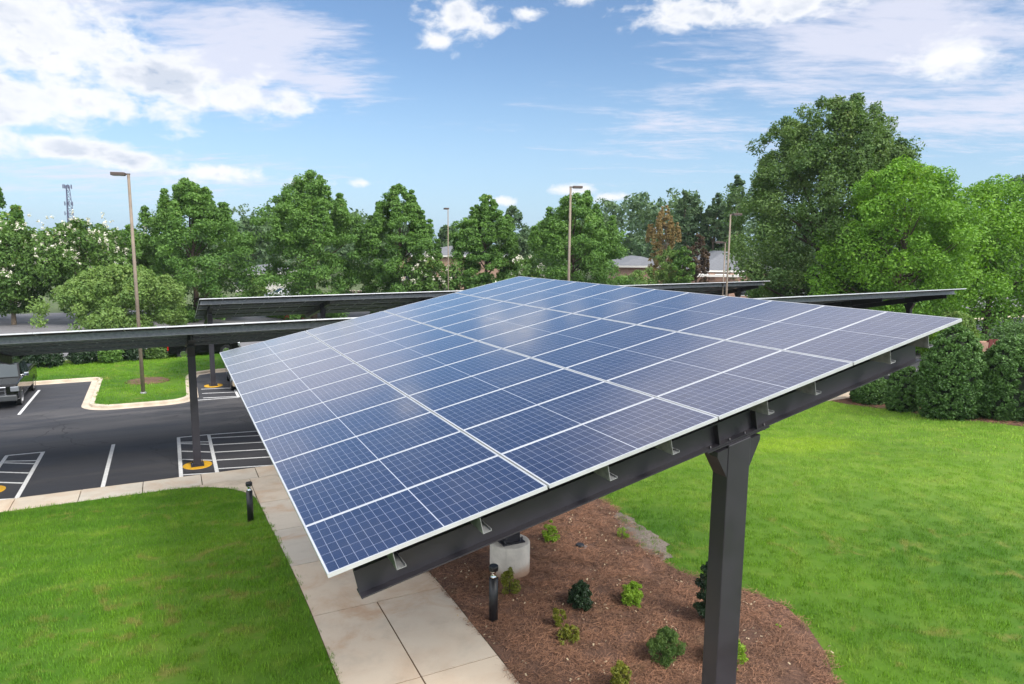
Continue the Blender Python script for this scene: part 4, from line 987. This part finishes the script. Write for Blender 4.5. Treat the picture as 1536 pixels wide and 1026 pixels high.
def trunk(h, r0, cents, n, seed, m, parent, spread=0.75):
    r = random.Random(seed); q = MB(); pts = [Vector((0, 0, -0.3))]; k = 6
    for i in range(1, k + 1): pts.append(Vector((r.uniform(-.02, .02) * h, r.uniform(-.02, .02) * h, h * i / k)))
    for i in range(k): q.tube(pts[i], pts[i + 1], r0 * (1 - .8 * i / k) * (1.25 if i == 0 else 1), r0 * (1 - .8 * (i + 1) / k), 9, cap=i in (0, k - 1))
    for i in range(n):
        c = Vector(cents[r.randrange(len(cents))]); z = min(c.z * 0.62, h * .9); j = min(int(z / h * k), k - 1); s = pts[j].lerp(pts[j + 1], z / h * k - j)
        rr = r0 * (1 - .8 * z / h) * .5; mid = s.lerp(c, .5) + Vector((0, 0, -.04 * h)); q.tube(s, mid, rr, rr * .6, 6, False); q.tube(mid, s.lerp(c, .95), rr * .6, rr * .15, 6, False)
    q.build('trunk', m, parent)
def tree(name, label, loc, w_, h, shape, leafm, k=110, per=110, size=0.2, z0=0.18, seed=1, barkm=None, tips=0, core=.25, lump=.16, crf=(.09, .16), group='trees beyond the car park', squash=.8, up=.45, shell=.55, cat='tree', flowers=0, aspect=.6, topbias=0.0, limbs=14, rt_=0.02, rand=.7):
    r = thing(name, label, cat, loc, group); ch = h * (1 - z0)
    c, cr = crown_pts(w_, ch, shape, k, seed, core, lump, crf, tips); c[:, 2] += h * z0
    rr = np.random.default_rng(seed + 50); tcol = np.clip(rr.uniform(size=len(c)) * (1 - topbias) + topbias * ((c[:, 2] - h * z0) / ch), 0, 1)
    trunk(h * 0.8, max(0.05, h * rt_), c, limbs, seed, barkm or M_BARK, r)
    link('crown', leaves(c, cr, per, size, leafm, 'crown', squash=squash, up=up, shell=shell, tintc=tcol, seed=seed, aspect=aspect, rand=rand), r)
    if flowers:
        R = np.hypot(c[:, 0], c[:, 1]); o = np.argsort(-(R / w_ + .35 * c[:, 2] / h + rr.uniform(0, .55, len(c))))[:flowers]
        fc = c[o] * np.array([1.10, 1.10, 1.0]) + np.stack([np.zeros(len(o)), np.zeros(len(o)), cr[o] * .6], 1); fc = np.repeat(fc, 3, 0) + rr.normal(size=(len(o) * 3, 3)) * np.repeat(cr[o], 3)[:, None] * .62
        link('blossom', leaves(fc, np.full(len(fc), .20), 11, .105, L_FLOW, 'blossom', seed=seed + 9, squash=1.2, shell=.2), r)
    return r
def tpx(x0, x1, ytop, Y, zb=LOT):
    """width, height and foot of something spanning x0..x1 with its top at ytop, standing at distance Y"""
    p = AX((x0 + x1) / 2, ytop, Y); return Vector((p.x, Y, zb)), (x1 - x0) / F * Y, p.z - zb
mg = 'maples behind the car park'
for i, (x0, x1, yt, Y, lab) in enumerate(((196, 366, 266, 72, 'broad green maple right behind the tall lamp post'), (384, 546, 253, 74, 'tallest green maple with pointed crown, left of centre'),
        (526, 668, 272, 76, 'green maple with ragged flat top joined to the tallest maple'), (668, 790, 288, 78, 'narrow green maple right of the slim distant lamp post'), (786, 942, 280, 76, 'round green maple behind the centre lamp post'))):
    p, wd, h = tpx(x0, x1, yt, Y)
    tree('maple_tree', lab, p, wd * (1.16, 1.12, 1.0, 1.0, 1.12)[i], h, 'maple', L_MAPLE, 250, 190, 0.14, 0.0, 20 + i, tips=34, group=mg, topbias=.5, crf=(.055, .10), lump=.20, core=.12, shell=.25, limbs=12, squash=.68)
p, wd, h = tpx(1110, 1408, 142, 66)
tree('oak_tree', 'huge dark green oak towering over the bright green tree at right', p, wd, h, 'oak', L_OAK, 440, 250, 0.135, 0.08, 31, tips=40, core=.15, crf=(.04, .085), lump=.17, shell=.4, limbs=40, topbias=.2, rt_=.022, squash=.9)
p, wd, h = tpx(1240, 1490, 232, 56)
tree('bright_tree', 'bright yellow-green rounded tree in front of the huge oak', p, wd, h, 'round', L_LIME, 240, 280, 0.13, 0.02, 33, core=.2, crf=(.06, .11), topbias=.55, shell=.6, lump=.15, limbs=30, squash=.85)
p, wd, h = tpx(1368, 1640, 260, 60)
tree('bright_tree', 'yellow-green tree at the right edge behind the bright rounded one', p, wd, h, 'round', L_LIME, 210, 240, 0.14, 0.06, 34, core=.2, crf=(.075, .13), topbias=.4, shell=.7)
p, wd, h = tpx(1490, 1600, 238, 120); tree('far_tree', 'dark distant tree peeking over the right edge crown', p, wd, h, 'oak', L_FAR, 70, 70, .4, .1, 35, crf=(.1, .16))
p, wd, h = tpx(-110, 26, 246, 70); tree('dark_tree', 'dark loose tree cut by the left edge of the photo', p, wd, h, 'oak', L_MAPLE, 90, 110, .24, .1, 36, tips=10, crf=(.08, .14))
cm = 'white flowering crape myrtles'
for i, (x0, x1, yt, Y, lab) in enumerate(((-60, 72, 330, 66, 'white flowering tree at the left edge below the dark crown'), (40, 186, 326, 67, 'white flowering tree under the cell tower'), (120, 232, 338, 75, 'white flowering tree half behind the tall lamp post'))):
    p, wd, h = tpx(x0, x1, yt, Y)
    tree('crape_myrtle', lab, p, wd * 1.05, h, 'vase', L_MYRT, 150, 140, .16, .10, 40 + i, M_BARKP, tips=12, group=cm, flowers=95, crf=(.08, .14), topbias=.2)
for i, (x0, x1, yt, Y, lab) in enumerate(((600, 690, 378, 74, 'white flowering shrub under the grey roof between maples'), (745, 815, 386, 72, 'white flowering shrub between the narrow and the round maple'))):
    p, wd, h = tpx(x0, x1, yt, Y); tree('crape_myrtle', lab, p, wd, h, 'vase', L_MYRT, 60, 80, .2, .10, 46 + i, M_BARKP, group=cm, flowers=34)
p, wd, h = tpx(84, 282, 392, 58)
tree('olive_tree', 'light olive bushy tree standing low before the flowering trees', p, wd, h, 'bush', L_OLIVE, 170, 150, .125, .06, 50, tips=40, crf=(.045, .09), shell=.4, lump=.2, topbias=.35, core=.2)
p, wd, h = tpx(966, 1034, 306, 90); tree('rusty_tree', 'thin tree with rusty brown top in front of the brick building', p, wd, h, 'cone', L_RUST, 130, 70, .12, .25, 52, M_BARKP, tips=26, shell=.2, lump=.25, crf=(.05, .10), topbias=.5, limbs=24)
p, wd, h = tpx(975, 1030, 370, 86); tree('green_shrub_tree', 'small yellow-green tree at the foot of the rusty tree', p, wd * 1.2, h, 'egg', L_OLIVE, 90, 90, .13, .05, 53, shell=.3, lump=.2, tips=8)
p, wd, h = tpx(1004, 1048, 368, 84); tree('green_shrub_tree', 'small green tree left of the purple-leaved tree', p, wd, h, 'egg', L_MAPLE, 90, 90, .13, .05, 54, shell=.3, lump=.2, tips=8)
p, wd, h = tpx(1026, 1068, 348, 86); tree('purple_tree', 'purple-brown leaved tree in front of the pillared porch', p, wd, h, 'egg', L_PURP, 110, 100, .13, .05, 55, tips=14, lump=.2, shell=.3, crf=(.06, .12))
for i, (x0, x1, yt, Y, lab) in enumerate(((1006, 1062, 282, 118, 'tall thin woodland tree above the purple-leaved tree'), (1050, 1100, 288, 116, 'tall thin woodland tree behind the tan lamp post'), (1085, 1130, 262, 110, 'tall dark woodland tree at the left shoulder of the oak'))):
    p, wd, h = tpx(x0, x1, yt, Y); tree('woodland_tree', lab, p, wd, h, 'vase', L_FAR, 90, 70, .28, .2, 57 + i, M_BARKP, tips=8, crf=(.1, .17), core=.1)
for i, (x0, x1, yt, Y, lab) in enumerate(((345, 408, 322, 130, 'hazy distant tree in the gap left of the tallest maple'), (740, 800, 308, 140, 'distant tree top between narrow and round maple'), (655, 690, 335, 130, 'yellowish distant tree behind the slim lamp post'))):
    p, wd, h = tpx(x0, x1, yt, Y); tree('far_tree', lab, p, wd * 1.2, h, 'round', L_FAR, 70, 70, .42, .05, 62 + i, crf=(.1, .17))
p, wd, h = tpx(345, 420, 395, 88); tree('low_tree', 'low olive tree in the gap above the silver car', p + Vector((-0.2, 0, 0)), wd * .5, h * .75, 'bush', L_OLIVE, 50, 70, .22, .04, 66)
# low shrubs along the far side of the road
for i, (x0, x1, yt, Y, lab) in enumerate(((850, 960, 405, 80, 'low green shrub at the foot of the round maple'), (925, 990, 402, 84, 'low pale shrub before the low hip-roofed building'), (1110, 1200, 415, 66, 'low dark shrub at the foot of the oak'),
        (560, 640, 415, 76, 'low green shrub at the foot of the ragged maple'), (395, 470, 452, 76, 'low green shrub seen under the farthest canopy'))):
    p, wd, h = tpx(x0, x1, yt, Y); tree('roadside_shrub', lab, p, wd, h, 'bush', L_MAPLE if i != 1 else L_OLIVE, 90, 90, .13, .02, 70 + i, cat='shrub', group='low roadside shrubs')
p, wd, h = tpx(415, 470, 458, 74); r = thing('flowering_shrub', 'red flowering shrub seen under the farthest canopy', 'shrub', p)
c, cr = crown_pts(wd, h, 'bush', 40, 77); link('foliage', leaves(c, cr, 60, .16, L_MAPLE, 'foliage', seed=77), r); link('blossom', leaves(c[::2] * 1.04, cr[::2], 26, .12, L_REDF, 'blossom', seed=78), r)

# the wood on the skyline: one mass
fc = []; fr = []
r_ = np.random.default_rng(91)
for i in range(260):
    Y = r_.uniform(150, 330); px = r_.uniform(-300, 1850); base = 326 + 16 * math.sin(px * .011) + r_.uniform(-12, 22) - (16 if 900 < px < 1500 else 0) + (14 if px < 330 else 0)
    p = AX(px, base, Y); hgt = p.z - LOT; wd = r_.uniform(9, 15)
    for j in range(16):
        yy = r_.uniform(.25, 1); fc.append((p.x + r_.normal() * wd * .27 * (1.15 - yy * .7), p.y + r_.normal() * wd * .2, LOT + hgt * yy - 1.0)); fr.append(r_.uniform(1.2, 2.6))
o = link('forest', leaves(np.array(fc), np.array(fr), 34, .62, L_FAR, 'forest', seed=92, shell=.7), None); struct(o, 'stuff')

def bush(name, label, p, wd, h, shape, leafm, k, per, size, seed, group=None, cat='shrub', core_m=None, up=.3, crf=(.10, .17), lump=.08, squash=.9, tips=0, rand=.7, stems=0, aspect=.6, shell=.6, topbias=.3, core=.45):
    r = thing(name, label, cat, p, group)
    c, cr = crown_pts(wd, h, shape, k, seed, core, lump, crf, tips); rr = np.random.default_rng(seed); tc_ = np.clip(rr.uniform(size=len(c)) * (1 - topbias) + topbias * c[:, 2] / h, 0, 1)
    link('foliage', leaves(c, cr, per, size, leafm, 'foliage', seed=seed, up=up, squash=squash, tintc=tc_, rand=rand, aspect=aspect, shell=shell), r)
    q = MB()
    for i in range(max(3, stems)):
        cc = Vector(c[rr.integers(len(c))]); q.tube((rr.uniform(-.03, .03) * wd, rr.uniform(-.03, .03) * wd, -.05), cc * .9, .012 * wd + .004, .004, 6)
    q.build('stems', M_BARK, r)
    return r
# clipped hollies along the right lawn
hg = 'clipped holly bushes along the lawn'
def hpx(px, py, x0, x1, yt):
    q = G(px, py); wd = (x1 - x0) / F * q.y * 1.0; d = wd * 0.42; dirv = Vector((q.x, q.y, 0)).normalized(); p = q + dirv * d
    p.z = float(zg(AT(p)[1])); return p, 0.90 * wd * (p.y / q.y), AX(px, yt, p.y).z - p.z
for i, (px, py, x0, x1, yt, lab, sh) in enumerate(((1303, 609, 1272, 1338, 556, 'small clipped holly farthest left, half behind the steel beam', 'bush'), (1352, 620, 1322, 1380, 545, 'middle-sized clipped holly tucked behind the beam end', 'egg'),
        (1421, 633, 1368, 1474, 486, 'biggest clipped holly, egg shaped with a yellow sprig', 'egg'), (1508, 634, 1456, 1560, 500, 'clipped holly with yellowish top, right of the biggest one', 'egg'), (1600, 640, 1545, 1655, 495, 'clipped holly cut by the right edge of the photo', 'egg'))):
    p, wd, h = hpx(px, py, x0, x1, yt)
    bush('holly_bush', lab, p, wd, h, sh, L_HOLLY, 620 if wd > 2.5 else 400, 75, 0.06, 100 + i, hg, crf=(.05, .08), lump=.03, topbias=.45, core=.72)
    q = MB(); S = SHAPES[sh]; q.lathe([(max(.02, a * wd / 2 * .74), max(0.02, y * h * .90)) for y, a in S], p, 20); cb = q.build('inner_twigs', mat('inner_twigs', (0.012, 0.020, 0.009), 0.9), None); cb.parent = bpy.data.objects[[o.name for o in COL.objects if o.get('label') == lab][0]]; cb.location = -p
q = AX(1435, 462, 41); bush('garden_shrub', 'light green loose shrub behind the biggest holly', Vector((q.x, 41, LOT + .1)), 3.6, q.z - LOT, 'bush', L_OLIVE, 100, 100, .085, 110, core=.3, tips=8)
q = AX(1412, 474, 40); bush('garden_shrub', 'yellow-tipped shrub between the panel corner and the light green shrub', Vector((q.x, 40, LOT + .1)), 2.4, q.z - LOT, 'bush', L_LIME, 70, 90, .085, 111, core=.3, tips=6)
q = AX(1515, 472, 47); bush('clipped_hedge', 'low dark flat-topped hedge at the right edge', Vector((q.x + 1.5, 47, LOT)), 6.5, q.z - LOT, 'bush', L_HOLLY, 140, 90, .09, 112, cat='hedge')
q = AX(1545, 492, 38); bush('garden_shrub', 'green shrub behind the right-hand hollies at the edge', Vector((q.x, 38, zg(20))), 3.2, q.z + 1, 'egg', L_HOLLY, 90, 100, .08, 113)
# row of rounded shrubs beyond the grass strip
rs = 'rounded shrubs along the far road'
for i, (x0, x1, yb, yt, lab, lm) in enumerate(((14, 40, 548, 512, 'dark rounded shrub nearest the pickup truck', L_DARK), (40, 86, 552, 512, 'broad dark rounded shrub right of the truck bed', L_DARK), (97, 142, 546, 510, 'dark rounded shrub second right of the truck bed', L_DARK),
        (144, 178, 545, 512, 'lighter green shrub between the dark rounded shrubs', L_MAPLE), (180, 214, 541, 508, 'dark rounded shrub just left of the lamp post', L_DARK), (216, 250, 539, 506, 'dark rounded shrub just right of the lamp post', L_OAK))):
    q = G((x0 + x1) / 2, yb, LOT + .15); wd = (x1 - x0) / F * q.y; bush('rounded_shrub', lab, q + Vector((0, wd * .3, 0)), wd * 1.08, (yb - yt) / F * q.y * 1.05, 'bush', lm, 80, 80, .085, 120 + i, rs, core=.4)
# young plants in the pine straw
def plant(px, py, wpx, hpx_, lab, lm, sh='bush', k=40, per=45, size=.035, seed=0, name='young_shrub', **kw):
    size *= .66; per = int(per * 1.9); kw.setdefault('rand', .95); kw.setdefault('lump', .2)
    q = G(px, py); s = q.y / F * 1.03; return bush(name, lab, q, wpx * s, hpx_ * s, sh, lm, k, per, size, 140 + seed, 'young shrubs in the pine straw', topbias=.5, **kw)
plant(826, 812, 32, 34, 'lime green young shrub farthest back, near the beam', L_YEL, 'bush', 30, 34, .032, 1, core=.1)
plant(764, 893, 32, 46, 'upright green young shrub touching the concrete pier', L_GOLD, 'egg', 26, 26, .040, 2, core=.05, crf=(.13, .22))
plant(871, 910, 44, 44, 'dark green rounded young shrub in the middle of the bed', L_DARK, 'bush', 60, 60, .034, 3)
plant(948, 906, 40, 38, 'compact lime green shrub right of the dark rounded one', L_YEL, 'bush', 46, 46, .032, 4)
plant(838, 940, 26, 36, 'sparse olive young shrub before the dark rounded one', L_GOLD, 'vase', 18, 30, .036, 5, core=.02, tips=4)
plant(852, 962, 46, 28, 'low spreading olive shrub in front of the sparse one', L_GOLD, 'bush', 24, 30, .036, 6, core=.05)
plant(996, 992, 56, 60, 'dark spiky conical young shrub, right of centre in the bed', L_OAK, 'egg', 60, 60, .042, 7, aspect=.28, rand=1.0)
plant(930, 1038, 50, 50, 'yellowish sparse shrub at the bottom edge of the photo', L_GOLD, 'vase', 26, 30, .040, 8, core=.05, tips=4)
plant(1066, 934, 44, 116, 'tall dark columnar evergreen half behind the steel post', L_DARK, 'egg', 80, 80, .038, 9, name='columnar_evergreen')
plant(1090, 996, 74, 52, 'lime green shrub behind the foot of the steel post', L_YEL, 'bush', 50, 40, .04, 10, core=.15)
plant(1167, 942, 12, 10, 'tiny green seedling alone on the straw right of the post', L_YEL, 'bush', 8, 12, .028, 11, name='seedling', core=.1)
plant(933, 808, 20, 20, 'grassy green clump beside the bare sandy patch', L_YEL, 'bush', 20, 30, .035, 12, aspect=.2, name='grass_clump')

# ------------------------------------------------------------------ the humid summer air between here and the skyline
hb = MB(); hb.box((-420, -30, -8), (840, 0, 0), (0, 420, 0), (0, 0, 58)); hz_ = hb.build('haze', bpy.data.materials.new('humid_air')); struct(hz_, 'stuff')
hm = hz_.data.materials[0]; hm.use_nodes = True; hk = NT(hm.node_tree); hk.n.clear()
pv = hk.new('ShaderNodeVolumePrincipled'); pv.inputs['Color'].default_value = (0.80, 0.88, 1.0, 1); pv.inputs['Density'].default_value = 0.00013
ho = hk.new('ShaderNodeOutputMaterial'); hk.l.new(pv.outputs[0], ho.inputs['Volume'])
